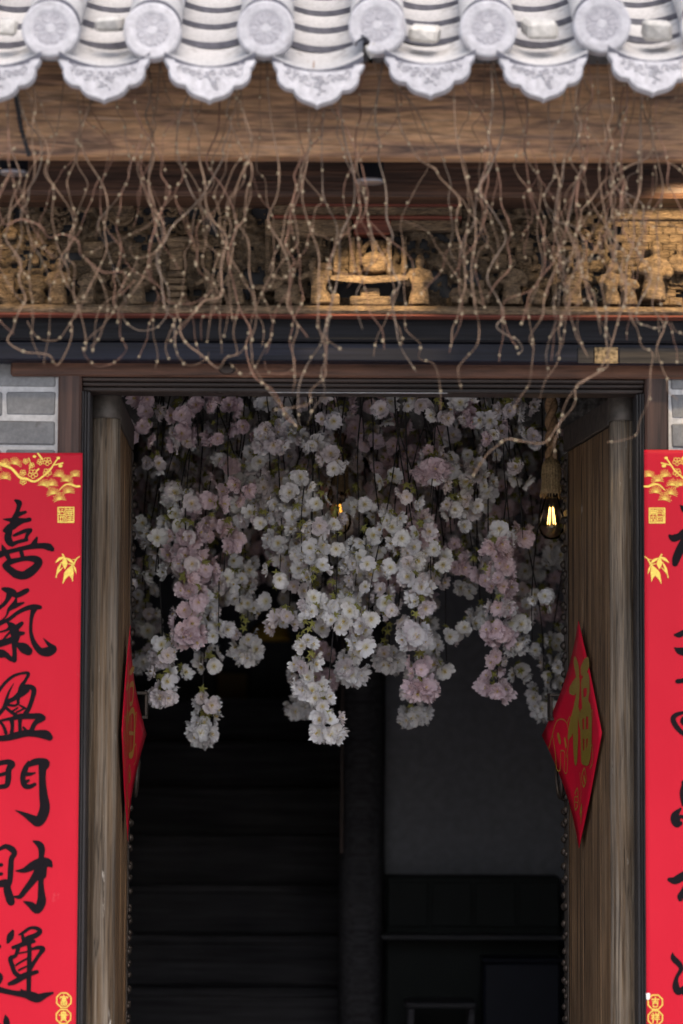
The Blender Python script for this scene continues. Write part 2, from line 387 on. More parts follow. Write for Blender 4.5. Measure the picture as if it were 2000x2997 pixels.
ORD = ['zeroth', 'first', 'second', 'third', 'fourth', 'fifth', 'sixth', 'seventh', 'eighth', 'ninth', 'tenth', 'eleventh', 'twelfth',
       'thirteenth', 'fourteenth', 'fifteenth', 'sixteenth', 'seventeenth', 'eighteenth', 'nineteenth', 'twentieth', 'twenty-first',
       'twenty-second', 'twenty-third', 'twenty-fourth', 'twenty-fifth', 'twenty-sixth', 'twenty-seventh', 'twenty-eighth', 'twenty-ninth',
       'thirtieth', 'thirty-first', 'thirty-second', 'thirty-third', 'thirty-fourth', 'thirty-fifth', 'thirty-sixth', 'thirty-seventh',
       'thirty-eighth', 'thirty-ninth', 'fortieth', 'forty-first', 'forty-second', 'forty-third', 'forty-fourth', 'forty-fifth']

# ================================================================== ground
g = MB(); g.add([(-400, -400, 0), (400, -400, 0), (400, 400, 0), (-400, 400, 0)], [(0, 1, 2, 3)])
go = g.build('ground', 'paving'); go['kind'] = 'structure'

# ================================================================== gatehouse
GH = thing('gatehouse', 'old grey brick gatehouse with white tiled eave, carved frieze and open wooden doors', 'gatehouse', (0.06, 0.0, 0.0))
XL, XR = -1.75, 1.85
# ---- brick walls beside the doorway
def brick_mesh(i, w):
    m = MB(); m.box(-w / 2, w / 2, 0.0, 0.03, -0.0325, 0.0325, 0.004, 0.0020); return m.mesh('brick', 'brick_grey')
BRK = [brick_mesh(i, w) for i, w in enumerate((0.268, 0.270, 0.266, 0.128, 0.130))]
zc0 = Z(1267, 0.0, 80)                                  # centre line of one course seen beside the frame
PITCHZ = 0.0782
def side_wall(x0, x1, joint_x, sgn):
    m = MB(); m.box(x0, x1, 0.0025, 0.26, 0.0, 2.745, 0)
    w = m.build('brick_wall', 'lime_mortar', GH)
    kmin = int((0.06 - zc0) / PITCHZ); 
    for k in range(kmin, 5):
        z = zc0 + k * PITCHZ
        if z > 2.72: break
        x = joint_x + sgn * (0.0 if k % 2 == 0 else -0.135)
        while (x < x1 if sgn > 0 else x > x0):
            a, b = (x + 0.007, x + 0.273) if sgn > 0 else (x - 0.273, x - 0.007)
            a, b = max(a, x0 + 0.010), min(b, x1 - 0.010)
            if b - a > 0.05:
                me = BRK[rnd.randrange(3)]; wid = 0.268
                if b - a < 0.17: me = BRK[3 + rnd.randrange(2)]; wid = 0.129
                link('brick', me, w, ((a + b) / 2, rnd.uniform(-0.003, 0.001), z + rnd.uniform(-.001, .001)), (0, rnd.uniform(-.004, .004), rnd.uniform(-.006, .006)), ((b - a) / wid, 1, 1))
            x += sgn * 0.28
    return w
xjl0, xjl1 = X(170, 0, 1250), X(238, 0, 1250)            # left jamb
xjr0, xjr1 = X(1888, 0, 1250), X(1957, 0, 1250)          # right jamb
side_wall(XL, xjl0 + 0.002, xjl0, -1)
side_wall(xjr1 - 0.002, XR, xjr1, 1)
# ---- wall above the lintel, hidden behind frieze
m = MB(); m.box(XL, XR, 0.03, 0.27, 2.747, 3.95); m.build('upper_wall', 'lime_mortar', GH)

# ---- door frame
FR = MB(); FR.box(xjl0, xjl1, -0.012, 0.13, 0.0, Z(1062, -0.012) - 0.001, 0.006)
frame = FR.build('door_frame', 'wood_frame_v', GH)
m = MB(); m.box(xjr0, xjr1, -0.012, 0.13, 0.0, Z(1062, -0.012) - 0.001, 0.006); m.build('jamb', 'wood_frame_v', frame)
zh0, zh1 = Z(1104, -0.016), 2.716
m = MB(); m.box(X(25, -.016), X(2035, -.016), -0.016, 0.128, zh0, zh1, 0.005); m.build('head_rail', 'wood_frame_h', frame)
zm = Z(1149, 0.03)
m = MB()
for k, (a, b, y) in enumerate(((0.0, 0.30, 0.000), (0.33, 0.62, 0.012), (0.65, 1.0, 0.024))):
    m.box(xjl1 + 0.0, xjr0, y, 0.126, zh0 - (zh0 - zm) * b, zh0 - (zh0 - zm) * a, 0.003)
m.build('head_moulding', 'wood_moulding_h', frame)
m = MB(); m.box(X(785, .03), X(1310, .03), 0.0225, 0.030, zm - 0.0014, zm - 0.0003); m.build('worn_edge', 'lime_mortar', frame)
for sgn, xa in ((1, xjl1), (-1, xjr0)):
    m = MB()
    for k, (a, b, y) in enumerate(((0.0, 0.006, 0.004), (0.0065, 0.0125, 0.012), (0.013, 0.021, 0.022))):
        m.box(xa + sgn * a, xa + sgn * b, y, 0.124, 0.0, zm - 0.001, 0.002)
    m.build('side_moulding', 'wood_moulding_v', frame)
m = MB(); c = P(665, 1079, -0.017)                       # the dark knot in the head rail
m.lathe([(0.0, 0.0025), (0.010, 0.002), (0.016, 0.0)], c, 14, Matrix.Rotation(R(90), 3, 'X')); m.v = [Vector((c.x + (v.x - c.x) * 1.5, v.y, v.z)) for v in m.v]
m.build('knot', 'wood_moulding_h', frame)
m = MB(); m.box(xjl1 - 0.02, xjr0 + 0.02, -0.02, 0.2, 0.0, 0.16, 0.01); m.build('threshold', 'wood_frame_h', frame)

# ---- black lintel in two steps, with patches near its right end
zl0, zl1, zl2 = Z(1057, -0.075), Z(1000, -0.09), Z(915, -0.10)
L = MB(); L.box(XL, XR, -0.100, 0.02, zl1, zl2 + 0.01, 0.006)
lint = L.build('lintel', 'paint_black', GH)
m = MB(); m.box(XL, XR, -0.080, 0.018, zl0, zl1 - 0.0005, 0.003); m.build('lower_band', 'paint_navy', lint)
m = MB(); m.box(X(1742, -.083), X(1811, -.083), -0.0855, -0.080, Z(1064, -.083, 1775), Z(1016, -.083, 1775), 0.001); m.build('brass_plate', 'brass', lint)
for a, b in ((1693, 1740), (1815, 2060)):
    m = MB(); m.box(X(a, -.083), X(b, -.083), -0.0835, -0.080, Z(1063, -.083, 1775), Z(1017, -.083, 1775), 0.001); m.build('wooden_patch', 'wood_patch', lint)

# ---- purlin, eave beam, soffit
m = MB(); m.box(XL, XR, -0.24, -0.05, Z(573, -0.24), Z(440, -0.24), 0.012)
pur = m.build('purlin', 'wood_purlin', GH)
def slab_x(mb, prof):                                     # profile (y, z) run along x
    n = len(prof); o = len(mb.v)
    mb.v += [Vector((XL - .2, y, z)) for y, z in prof] + [Vector((XR + .2, y, z)) for y, z in prof]
    mb.face(range(o, o + n)); mb.face(range(o + 2 * n - 1, o + n - 1, -1))
    for i in range(n):
        j = (i + 1) % n; mb.face((o + i, o + n + i, o + n + j, o + j))
ze0 = Z(456, -0.655); ze1 = Z(402, -0.665)
m = MB(); slab_x(m, [(-0.672, 3.350), (-0.672, ze1 + 0.004), (-0.669, ze1 - 0.004), (-0.640, ze0 + 0.004), (-0.632, ze0), (-0.575, ze0 + 0.002), (-0.575, 3.350)])
m.build('eave_beam', 'wood_eave', GH)
SL = R(30); EY = -0.90; EZ = Z(82, EY)                    # roof slope, line through the end-disc centres
sd = Vector((0, math.cos(SL), math.sin(SL))); sn = Vector((0, -math.sin(SL), math.cos(SL)))
def S(x, s, h): return Vector((x, EY, EZ)) + sd * s + sn * h + Vector((0, 0, 0))
m = MB()
q = lambda s, h: (S(0, s, h).y, S(0, s, h).z)
slab_x(m, [q(0.36, -0.165), q(0.36, -0.139), q(2.3, -0.139), q(2.3, -0.165)])
m.build('roof_boards', 'wood_purlin', GH)
m = MB(); slab_x(m, [(q(2.28, -.1)), (5.6, 3.2), (5.6, 3.15), (q(2.2, -.15))]); m.build('rear_light_block', 'tile_white', GH)  # unseen rear slope, added to block light from behind

# ---- roof tiles
discx = [-480, -163, 148, 446, 778, 1105, 1430, 1763, 2078, 2400]
discy = [90, 88, 85, 91, 85, 76, 85, 72, 76, 76]
DX = [X(p, EY, 80) for p in discx]; DZ = [Z(y, EY, p) - EZ for p, y in zip(discx, discy)]
RF = MB(); slab_x(RF, [q(0.35, -0.138), q(0.35, -0.128), q(2.3, -0.128), q(2.3, -0.138)])
roof = RF.build('roof', 'tile_edge', GH)
rd = 0.0690
def disc_mesh(broken=False):
    """round end tile: thick vertical disc with raised rim and a flower in low relief, short barrel behind"""
    b = MB(); b.smooth = False
    prof = [(0.0, 0.0070), (0.010, 0.0070), (0.012, 0.0056), (0.039, 0.0056), (0.041, 0.0070), (0.043, 0.0070), (0.048, 0.0088), (0.064, 0.0092), (rd, 0.006), (rd, -0.034), (0.060, -0.036)]
    n = 48; ring = []
    for r, h in prof:
        ring.append([len(b.v) + j for j in range(n)])
        for j in range(n):
            t = 2 * math.pi * j / n; w = 1.0
            if broken and r > 0.015: w = 1.0
            b.v.append(Vector((r * math.cos(t) * w, -h, r * math.sin(t) * w)))
    for i in range(len(prof) - 1):
        for j in range(n):
            a = 360.0 * (j + 0.5) / n
            if broken and prof[i][0] > 0.012:
                lim = 221 + 9 * math.sin(prof[i][0] * 260); lim2 = 252 - 16 * (1 - prof[i][0] / rd) + 5 * math.sin(prof[i][0] * 310)
                if lim < a < lim2: continue
            j2 = (j + 1) % n
            b.cur = 1 if 2 <= i <= 4 else 0
            b.face((ring[i][j], ring[i][j2], ring[i + 1][j2], ring[i + 1][j]))
    b.cur = 1
    # flower relief: six petals of small tubes and a scatter of curls
    for k in range(6):
        t = k * math.pi / 3 + 0.3
        pts = []
        for q_ in range(9):
            u = q_ / 8 * 2 * math.pi
            rr = 0.026 + 0.011 * math.cos(u); tt = t + 0.33 * math.sin(u)
            pts.append((rr * math.cos(tt), -0.0052, rr * math.sin(tt)))
        b.tube(pts, 0.0020, 5)
        b.tube([(0.039 * math.cos(t + .5), -.005, 0.039 * math.sin(t + .5)), (0.034 * math.cos(t + .62), -.0055, 0.034 * math.sin(t + .62)), (0.033 * math.cos(t + .42), -.005, 0.033 * math.sin(t + .42))], 0.002, 5)
    return b.mesh('round_end_tile', ['tile_face', 'relief_clay'])
DM = disc_mesh(); DMB = disc_mesh(True)
def barrel_mesh(L, r0, r1, lip):
    b = MB(); n = 16; segs = [(0, r0), (L, r1)]
    rows = []
    for s, r in segs:
        for th in (0.0, 0.016):
            row = []
            for j in range(n + 1):
                t = math.pi * (-0.08 + 1.16 * j / n)
                row.append(len(b.v)); b.v.append(Vector(((r - th) * math.cos(t), 0, 0)) + sd * s + sn * ((r - th) * math.sin(t)))
            rows.append(row)
    b.smooth = True
    for j in range(n): b.face((rows[0][j], rows[0][j + 1], rows[2][j + 1], rows[2][j]))
    b.smooth = False; b.cur = 1
    for j in range(n): b.face((rows[0][j], rows[1][j], rows[1][j + 1], rows[0][j + 1]))
    for j in range(n): b.face((rows[1][j], rows[3][j], rows[3][j + 1], rows[1][j + 1]))
    return b.mesh('cover_tile', ['tile_white', 'tile_edge'])
BM = barrel_mesh(0.30, 0.066, 0.064, 0)
for i, (x, dz) in enumerate(zip(DX, DZ)):
    link('round_end_tile', DMB if i == 5 else DM, roof, (x, EY, EZ + dz), (0, rnd.uniform(0, 6.28) if i != 5 else 0, rnd.uniform(-.04, .04)))
    for k in range(5):
        link('cover_tile', BM, roof, Vector((x + rnd.uniform(-.002, .002), EY + 0.004, EZ + dz)) + sd * (0.052 + 0.262 * k) + sn * (0.0015 * (k % 2)), (0, rnd.uniform(-.008, .008), 0))
m = MB(); c = Vector((DX[5], EY, EZ + DZ[5]))              # loose shard hanging in the break
m.hull([c + Vector(p) for p in ((-0.030, -.006, -.050), (-.006, -.010, -.042), (-.004, -.004, -.070), (-.016, .012, -.078), (-.028, .01, -.060), (-.014, .014, -.045))])
m.build('broken_shard', 'mortar_lump', roof)
# pan tiles: shallow troughs between the barrels
def pan_mesh(w, L=0.26, th=0.0165):
    b = MB(); n = 14; rows = []
    for s, lift in ((0.0, 0.020), (L, -0.004)):
        for h in (0.0, -th):
            row = []
            for j in range(n + 1):
                u = -1 + 2 * j / n
                row.append(len(b.v)); b.v.append(Vector((u * w / 2, 0, 0)) + sd * s + sn * (lift + h - 0.036 * (1 - u * u)))
            rows.append(row)
    b.smooth = True
    for j in range(n): b.face((rows[0][j], rows[0][j + 1], rows[2][j + 1], rows[2][j]))
    b.smooth = False; b.cur = 1
    for j in range(n): b.face((rows[0][j], rows[1][j], rows[1][j + 1], rows[0][j + 1]))
    for j in range(n): b.face((rows[1][j], rows[3][j], rows[3][j + 1], rows[1][j + 1]))
    return b.mesh('pan_tile', ['tile_white', 'tile_edge'])
PM = pan_mesh(0.238)
# drip tile outline: half profile, centre (0,0) = top middle line, units metres
_half = [(0.108, 0.0), (0.1035, -0.012), (0.0965, -0.022), (0.0965, -0.034), (0.0935, -0.046), (0.0865, -0.056), (0.0760, -0.0635), (0.0640, -0.066), (0.0575, -0.0665),
         (0.0535, -0.0745), (0.0460, -0.0840), (0.0340, -0.0915), (0.0190, -0.0965), (0.0080, -0.1000), (0.0, -0.1055)]
def drip_mesh(seed):
    r2 = random.Random(seed); b = MB()
    low = [(x, z) for x, z in _half] + [(-x, z) for x, z in _half[-2::-1]]
    top = [(-0.108 + 0.216 * i / 10, -0.020 * (1 - (1 - i / 5) ** 2)) for i in range(1, 10)]
    out = low + top
    f = lambda a, z, d: Vector((a, d, z))
    b.prism(out, f, -0.004, 0.018)
    # raised scalloped rim
    n = len(low)
    for i in range(n - 1):
        x0, z0 = low[i]; x1, z1 = low[i + 1]
        k = 0.80
        zi = lambda x, z: (x * k, -0.014 + (z + 0.014) * 0.80)
        a0 = zi(x0, z0); a1 = zi(x1, z1)
        b.add([f(x0, z0, -0.0045), f(x1, z1, -0.0045), f(x1 * .97, z1 * .975, -0.010), f(x0 * .97, z0 * .975, -0.010), f(a1[0], a1[1], -0.010), f(a0[0], a0[1], -0.010), f(a1[0] * .97, a1[1] + .002, -0.0045), f(a0[0] * .97, a0[1] + .002, -0.0045)],
              [(0, 1, 2, 3), (3, 2, 4, 5), (5, 4, 6, 7)])
    # leafy relief in the field
    b.cur = 1
    for sgn in (-1, 1):
        for k in range(7):
            cx = sgn * (0.010 + 0.010 * k + r2.uniform(-.002, .002)); cz = -0.034 + 0.0022 * k + r2.uniform(-.006, .004) - (0.012 if k % 2 else 0) * (1 - k / 8)
            a0 = r2.uniform(0, 6.28); pts = []
            for q_ in range(7):
                rr = 0.0028 + 0.0009 * q_
                pts.append((cx + rr * math.cos(a0 + sgn * q_ * .85), -0.005, cz + rr * math.sin(a0 + sgn * q_ * .85)))
            b.tube(pts, 0.0021, 5)
    for k in range(6):
        b.tube([(r2.uniform(-.012, .012), -.005, -.030 - .008 * k), (r2.uniform(-.02, .02), -.006, -.034 - .008 * k)], 0.0022, 5)
    return b.mesh('drip_tile', ['tile_face', 'relief_clay'])
DR = [drip_mesh(s) for s in (3, 8, 21)]
dripx = [-330, -14, 303, 614, 932, 1258, 1590, 1912, 2240]
dript = [306, 303, 305, 305, 316, 296, 302, 288, 290]
drip_world = []
for i, (px, py) in enumerate(zip(dripx, dript)):
    tip = P(px, py, EY - 0.008)
    drip_world.append(tip.x)
    zt = tip.z + 0.108
    link('drip_tile', DR[i % 3], roof, (tip.x, EY - 0.006, zt), (R(-4) + rnd.uniform(-.05, .03), rnd.uniform(-.035, .035), rnd.uniform(-.05, .05)), (rnd.uniform(.97, 1.03), 1, rnd.uniform(.97, 1.03)))
    xm = (DX[i] + DX[i + 1]) / 2
    # first trough starts right above the drip face
    for k in range(10):
        s_k = (0.0, .200, .362, .515, .665, .81, .95, 1.09, 1.23, 1.37)[k]
        base = Vector((tip.x if k == 0 else xm, EY - 0.004, zt + .002)) + sd * s_k
        link('pan_tile', PM, roof, base + Vector((rnd.uniform(-.003, .003), 0, rnd.uniform(-.001, .001))), (0, rnd.uniform(-.012, .012), rnd.uniform(-.012, .012)), (0.92 if k == 0 else 1, 1, 1))
# lumps of mortar and stone lying in the troughs
for px, py, w, h in ((18, 78, 62, 44), (322, 70, 78, 44), (1242, 97, 92, 52), (1582, 84, 96, 50), (1922, 90, 86, 54)):
    c = P(px, py, EY + 0.07); sc = 1 / ppm(EY)
    m = MB(); m.box(-w * sc / 2, w * sc / 2, -0.03, 0.045, -h * sc / 2, h * sc / 2, 0.008, 0.005)
    link('mortar_lump', m.mesh('mortar_lump', 'mortar_lump'), roof, c, (R(18), rnd.uniform(-.1, .1), rnd.uniform(-.25, .25)))

# ---- carved frieze
FY = -0.035
m = MB(); m.box(XL, XR, FY, 0.012, Z(925, FY), Z(545, FY)); FRZ = m.build('carved_frieze', 'shaded_backing_paint', GH)
def fz(px, py, d): return P(px, py, FY - d)
def fpart(name, mat='wood_carved'):
    def go_(mb): return mb.build(name, mat, FRZ)
    return go_
def fbox(mb, x0, y0, x1, y1, d0, d1, b=0.004):
    a = fz(x0, y1, d1); c = fz(x1, y0, d1); mb.box(a.x, c.x, FY - d1, FY - d0, a.z, c.z, b)
m = MB(); a0, a1 = Z(917, -0.155), Z(893, -0.155); m.box(XL, XR, -0.155, -0.03, a0, a1, 0.008); m.build('ledge', 'wood_carved', FRZ)
m = MB(); m.box(XL, XR, -0.150, -0.03, a0 - 0.007, a0 - 0.0005, 0.002); m.build('ledge_underside', 'wood_carved_red', FRZ)
# low relief of clouds, rocks and leaves pierced with openings, behind the figures
m = MB(); nx, ny = 420, 58; keep = {}
def rel(px, py):
    p = Vector((px * .0135, py * .0165, 0)); a = noise.noise(p) ; b = abs(noise.noise(p * 2.3 + Vector((9, 2, 0)))); c = abs(noise.noise(p * 4.9 + Vector((1, 7, 3))))
    return a * .5 + .42 - b * .9 + c * .35
for j in range(ny + 1):
    for i in range(nx + 1):
        px = -230 + 2460 * i / nx; py = 566 + 334 * j / ny; hh = rel(px, py)
        m.v.append(fz(px, py, .004 + .046 * max(0, min(1, hh * 1.25)))); keep[i, j] = hh > .07 or py > 880
m.smooth = True
for j in range(ny):
    for i in range(nx):
        px = -230 + 2460 * i / nx; py = 566 + 334 * j / ny
        if (1030 < px < 1135 and 690 < py < 760) or (985 < px < 1180 and 826 < py < 870): continue
        if keep[i, j] and keep[i + 1, j] and keep[i, j + 1] and keep[i + 1, j + 1]:
            m.face((j * (nx + 1) + i, j * (nx + 1) + i + 1, (j + 1) * (nx + 1) + i + 1, (j + 1) * (nx + 1) + i))
m.smooth = False
m.build('relief_ground', 'wood_carved_dark', FRZ)['kind'] = 'stuff'
# pavilion in the middle
m = MB()
fbox(m, 850, 573, 1345, 596, 0.0, 0.095); fbox(m, 800, 600, 1352, 632, 0.0, 0.080); fbox(m, 775, 640, 1030, 688, 0.0, 0.07); fbox(m, 1130, 640, 1345, 672, 0.0, 0.06)
m.build('pavilion_roof', 'wood_carved', FRZ)
m = MB(); fbox(m, 845, 595, 1350, 601, 0.0, 0.098, .001); fbox(m, 795, 631, 1352, 637, 0.0, 0.086, .001); fbox(m, 1035, 640, 1145, 684, 0, 0.075); m.build('red_trim', 'wood_carved_red', FRZ)
for x0, x1, y0, y1, d in ((975, 992, 686, 800, .06), (1022, 1040, 690, 800, .045), (1130, 1148, 690, 800, .06), (1175, 1192, 690, 800, .05), (775, 792, 690, 800, .05), (820, 850, 690, 830, .06), (1040, 1062, 700, 760, .03), (1108, 1130, 700, 760, .03)):
    m = MB(); fbox(m, x0, y0, x1, y1, 0, d); m.build('pavilion_column', 'wood_carved', FRZ)
# niche arch behind the seated figure
m = MB()
pts = [fz(1062 + 33 - 33 * math.cos(t), 745 - 38 * math.sin(t), .03) for t in [k * math.pi / 10 for k in range(11)]]
m.tube(pts, 0.008, 6); fbox(m, 1040, 750, 1150, 800, 0, .03); m.build('niche', 'wood_carved', FRZ)
# table with bowed top and its pedestal
m = MB()
top = [(968, 806), (1000, 803), (1080, 808), (1160, 803), (1195, 806)]; bot = [(1195, 818), (1150, 824), (1080, 830), (1010, 824), (968, 818)]
m.prism(top + bot, lambda a, b_, d: fz(a, b_, d), .115, .03); m.build('table', 'wood_carved', FRZ)
m = MB(); fbox(m, 1055, 842, 1112, 892, .02, .09); fbox(m, 1025, 866, 1145, 893, .02, .10); fbox(m, 968, 858, 995, 892, .02, .08); m.build('pedestal', 'wood_carved', FRZ)
# carved figures: one continuous remeshed body each
def blob_mesh(name, parts, voxel=0.0042, mat='wood_carved'):
    bm = bmesh.new()
    for kind, c, r, *rest in parts:
        if kind == 'e':
            M = Matrix.Translation(Vector(c)) @ Matrix.Diagonal((*r, 1))
            bmesh.ops.create_icosphere(bm, subdivisions=2, radius=1.0, matrix=M)
        elif kind == 'c':   # cone limb from c to r with radii rest
            a, b_ = Vector(c), Vector(r); d = b_ - a
            M = Matrix.Translation((a + b_) / 2) @ d.to_track_quat('Z', 'Y').to_matrix().to_4x4()
            bmesh.ops.create_cone(bm, cap_ends=True, segments=10, radius1=rest[0], radius2=rest[1], depth=d.length, matrix=M)
    me0 = bpy.data.meshes.new('tmp'); bm.to_mesh(me0); bm.free()
    o = bpy.data.objects.new('tmp', me0); COL.objects.link(o)
    md = o.modifiers.new('r', 'REMESH'); md.mode = 'VOXEL'; md.voxel_size = voxel
    dg = bpy.context.evaluated_depsgraph_get(); me = bpy.data.meshes.new_from_object(o.evaluated_get(dg)); me.name = name
    bpy.data.objects.remove(o); bpy.data.meshes.remove(me0)
    me.materials.clear(); me.materials.append(MATS[mat])
    for p in me.polygons: p.use_smooth = True
    return me
h = 0.125
STAND = blob_mesh('carved_figure', [('c', (0, 0, 0), (0, 0, .062), .030, .019), ('c', (0, 0, .055), (0, 0, .092), .021, .017), ('e', (0, -.002, .110), (.0125, .0125, .0155)), ('c', (0, 0, .09), (0, 0, .103), .008, .008),
   ('c', (-.020, 0, .088), (-.032, -.006, .062), .0085, .008), ('c', (-.032, -.006, .062), (-.012, -.026, .058), .009, .007), ('c', (.020, 0, .088), (.033, -.004, .064), .0085, .008), ('c', (.033, -.004, .064), (.026, -.026, .050), .010, .008),
   ('e', (0, .002, .124), (.010, .010, .007)), ('c', (.010, -.014, .0), (.006, -.018, .055), .008, .006), ('c', (-.014, -.012, .0), (-.008, -.016, .055), .008, .006)])
SEAT = blob_mesh('carved_figure', [('e', (0, -.006, .012), (.036, .026, .016)), ('c', (0, 0, .010), (0, 0, .060), .026, .017), ('e', (0, -.002, .078), (.0125, .0125, .0155)), ('c', (0, 0, .055), (0, 0, .070), .008, .008),
   ('c', (-.018, 0, .056), (-.034, -.010, .030), .009, .010), ('c', (-.034, -.010, .030), (-.006, -.026, .024), .010, .007), ('c', (.018, 0, .056), (.034, -.010, .030), .009, .010), ('c', (.034, -.010, .030), (.008, -.026, .026), .010, .007), ('e', (0, .0, .093), (.013, .011, .006))])
LEAN = blob_mesh('carved_figure', [('c', (.006, 0, 0), (0, 0, .058), .033, .020), ('c', (0, 0, .052), (-.010, -.004, .090), .021, .016), ('e', (-.015, -.006, .107), (.0125, .0125, .015)), ('c', (-.010, -.004, .086), (-.013, -.005, .100), .008, .008),
   ('c', (-.026, -.002, .085), (-.052, -.012, .070), .009, .008), ('c', (.010, 0, .085), (.026, -.014, .058), .009, .009), ('e', (-.013, .0, .121), (.013, .011, .006)), ('c', (.022, -.012, 0), (.012, -.018, .05), .009, .006), ('c', (-.012, -.014, .0), (-.012, -.016, .05), .009, .006)])
def fig(me, px, py, d, s=1.0, flip=1, ry=0.0, name='carved_figure'):
    p = fz(px, py, d); link(name, me, FRZ, p, (0, ry, rnd.uniform(-.3, .3)), (s * flip, s, s))
fig(SEAT, 1097, 800, .05, 0.92)
for px, py, s, me, fl in ((935, 893, 1.02, LEAN, 1), (1228, 893, 1.05, STAND, -1), (800, 850, .72, SEAT, 1), (1345, 890, .72, SEAT, 1), (30, 700, .55, SEAT, 1), (170, 893, .98, STAND, 1), (255, 893, .92, LEAN, -1),
                           (400, 893, .95, STAND, -1), (620, 893, .80, LEAN, 1), (690, 893, .9, STAND, 1), (1410, 893, .70, SEAT, -1), (1500, 893, 1.05, STAND, 1), (1570, 893, .70, SEAT, 1), (1680, 893, .92, LEAN, -1),
                           (1790, 893, .92, STAND, 1), (1845, 893, .75, STAND, -1), (1912, 880, 1.25, STAND, 1), (1985, 800, .8, SEAT, 1), (870, 893, .5, SEAT, -1), (-60, 893, 1.0, STAND, 1), (-140, 893, .9, LEAN, 1), (2080, 893, 1.1, STAND, -1), (2150, 893, 1.0, LEAN, 1)):
    fig(me, px, py, .06 + rnd.uniform(0, .02), s, fl, rnd.uniform(-.08, .08))
# drum and bench beside them
m = MB(); c = fz(838, 862, .075)
m.lathe([(0.022, -.030), (0.027, -.015), (0.028, 0), (0.027, .015), (0.022, .030)], c, 16, Matrix.Rotation(R(90), 3, 'Y')); m.build('drum', 'wood_carved', FRZ)
m = MB(); fbox(m, 745, 832, 875, 846, .02, .09); fbox(m, 760, 846, 776, 892, .02, .07); fbox(m, 850, 846, 864, 892, .02, .07); m.build('bench', 'wood_carved', FRZ)
# stepped tower, side pavilion, brickwork panel
m = MB(); fbox(m, 488, 700, 542, 720, 0, .08); fbox(m, 494, 722, 536, 790, 0, .05)
for k in range(5): fbox(m, 488 - k, 792 + k * 20, 544 + k, 808 + k * 20, 0, .055 + .006 * k)
fbox(m, 470, 690, 572, 704, 0, .09); m.build('stepped_tower', 'wood_carved', FRZ)
m = MB()
m.prism([(1590, 708), (1605, 690), (1625, 660), (1645, 645), (1665, 660), (1685, 690), (1700, 708)], lambda a, b_, d: fz(a, b_, d), .075, 0)
fbox(m, 1612, 716, 1680, 732, 0, .06); fbox(m, 1616, 732, 1632, 880, 0, .05); fbox(m, 1662, 732, 1678, 880, 0, .05); m.build('side_pavilion', 'wood_carved', FRZ)
m = MB()
for k in range(11):
    for j in range(7):
        x0 = 1800 + j * 40 + (20 if k % 2 else 0); 
        if (j, k) in ((5, 3), (5, 4), (5, 6), (5, 9), (4, 9), (5, 10)) or (j >= 5 and k in (3, 4)): continue
        fbox(m, x0, 640 + k * 23, x0 + 39.4, 662.4 + k * 23, 0, .030 + rnd.uniform(0, .004), .002)
fbox(m, 1790, 605, 2100, 640, 0, .055); m.build('carved_brickwork', 'wood_carved', FRZ)
# scrollwork: clouds, leaves and drapery that fill the rest
def scroll(mb, cx, cy, r, turns, a0, d, th, sg=1):
    pts = []; rad = []
    for k in range(20):
        t = k / 19; rr = r * (1 - .85 * t); a = a0 + sg * turns * 2 * math.pi * t
        pts.append(fz(cx + rr * math.cos(a), cy + rr * math.sin(a), d + .02 * t)); rad.append(th * (1 - .45 * t))
    mb.tube(pts, rad, 6)
for i in range(46):
    cx = rnd.uniform(-150, 2150); cy = rnd.choice((rnd.uniform(575, 690), rnd.uniform(600, 880)))
    if 960 < cx < 1200 and cy > 690: continue
    if 1230 > cx > 780 and cy < 690: continue
    if cx > 1800 and cy > 640: continue
    m = MB(); r_ = rnd.uniform(16, 34)
    scroll(m, cx, cy, r_, rnd.uniform(.9, 1.6), rnd.uniform(0, 6.28), .02, rnd.uniform(.006, .010), rnd.choice((-1, 1)))
    for k in range(2): scroll(m, cx + rnd.uniform(-40, 40), cy + rnd.uniform(-26, 26), r_ * rnd.uniform(.5, .9), 1.1, rnd.uniform(0, 6.28), .015, .006, rnd.choice((-1, 1)))
    m.build('scrollwork', 'wood_carved', FRZ)
m = MB(); c = fz(355, 625, .02)
m.lathe([(0.038, 0), (0.038, .030), (0.034, .036), (0.030, .030), (0.026, .028), (.012, .036), (0, .038)], c, 24, Matrix.Rotation(R(90), 3, 'X')); m.build('medallion', 'wood_carved', FRZ)
m = MB()                                                  # sweeping drapery at the left end
for k in range(9):
    x0 = -120 + k * 12; y0 = 770 + k * 13
    m.tube([fz(x0 - 40, y0 - 30, .06), fz(x0 + 30, y0 - 8, .085), fz(x0 + 100 - 4 * k, y0 + 50, .08), fz(x0 + 170 - 9 * k, min(y0 + 112, 896), .06)], [.010, .013, .011, .005], 7)
fbox(m, -150, 800, 40, 893, 0, .06); m.build('drapery', 'wood_carved', FRZ)
for k in range(36):                                       # openwork bars between figures
    x = rnd.uniform(-140, 1780)
    if 960 < x < 1200: continue
    m = MB(); y = rnd.uniform(690, 800); fbox(m, x, y, x + rnd.uniform(14, 70), y + rnd.uniform(12, 60), 0, rnd.uniform(.02, .05), .005); m.build('openwork', 'wood_carved', FRZ)

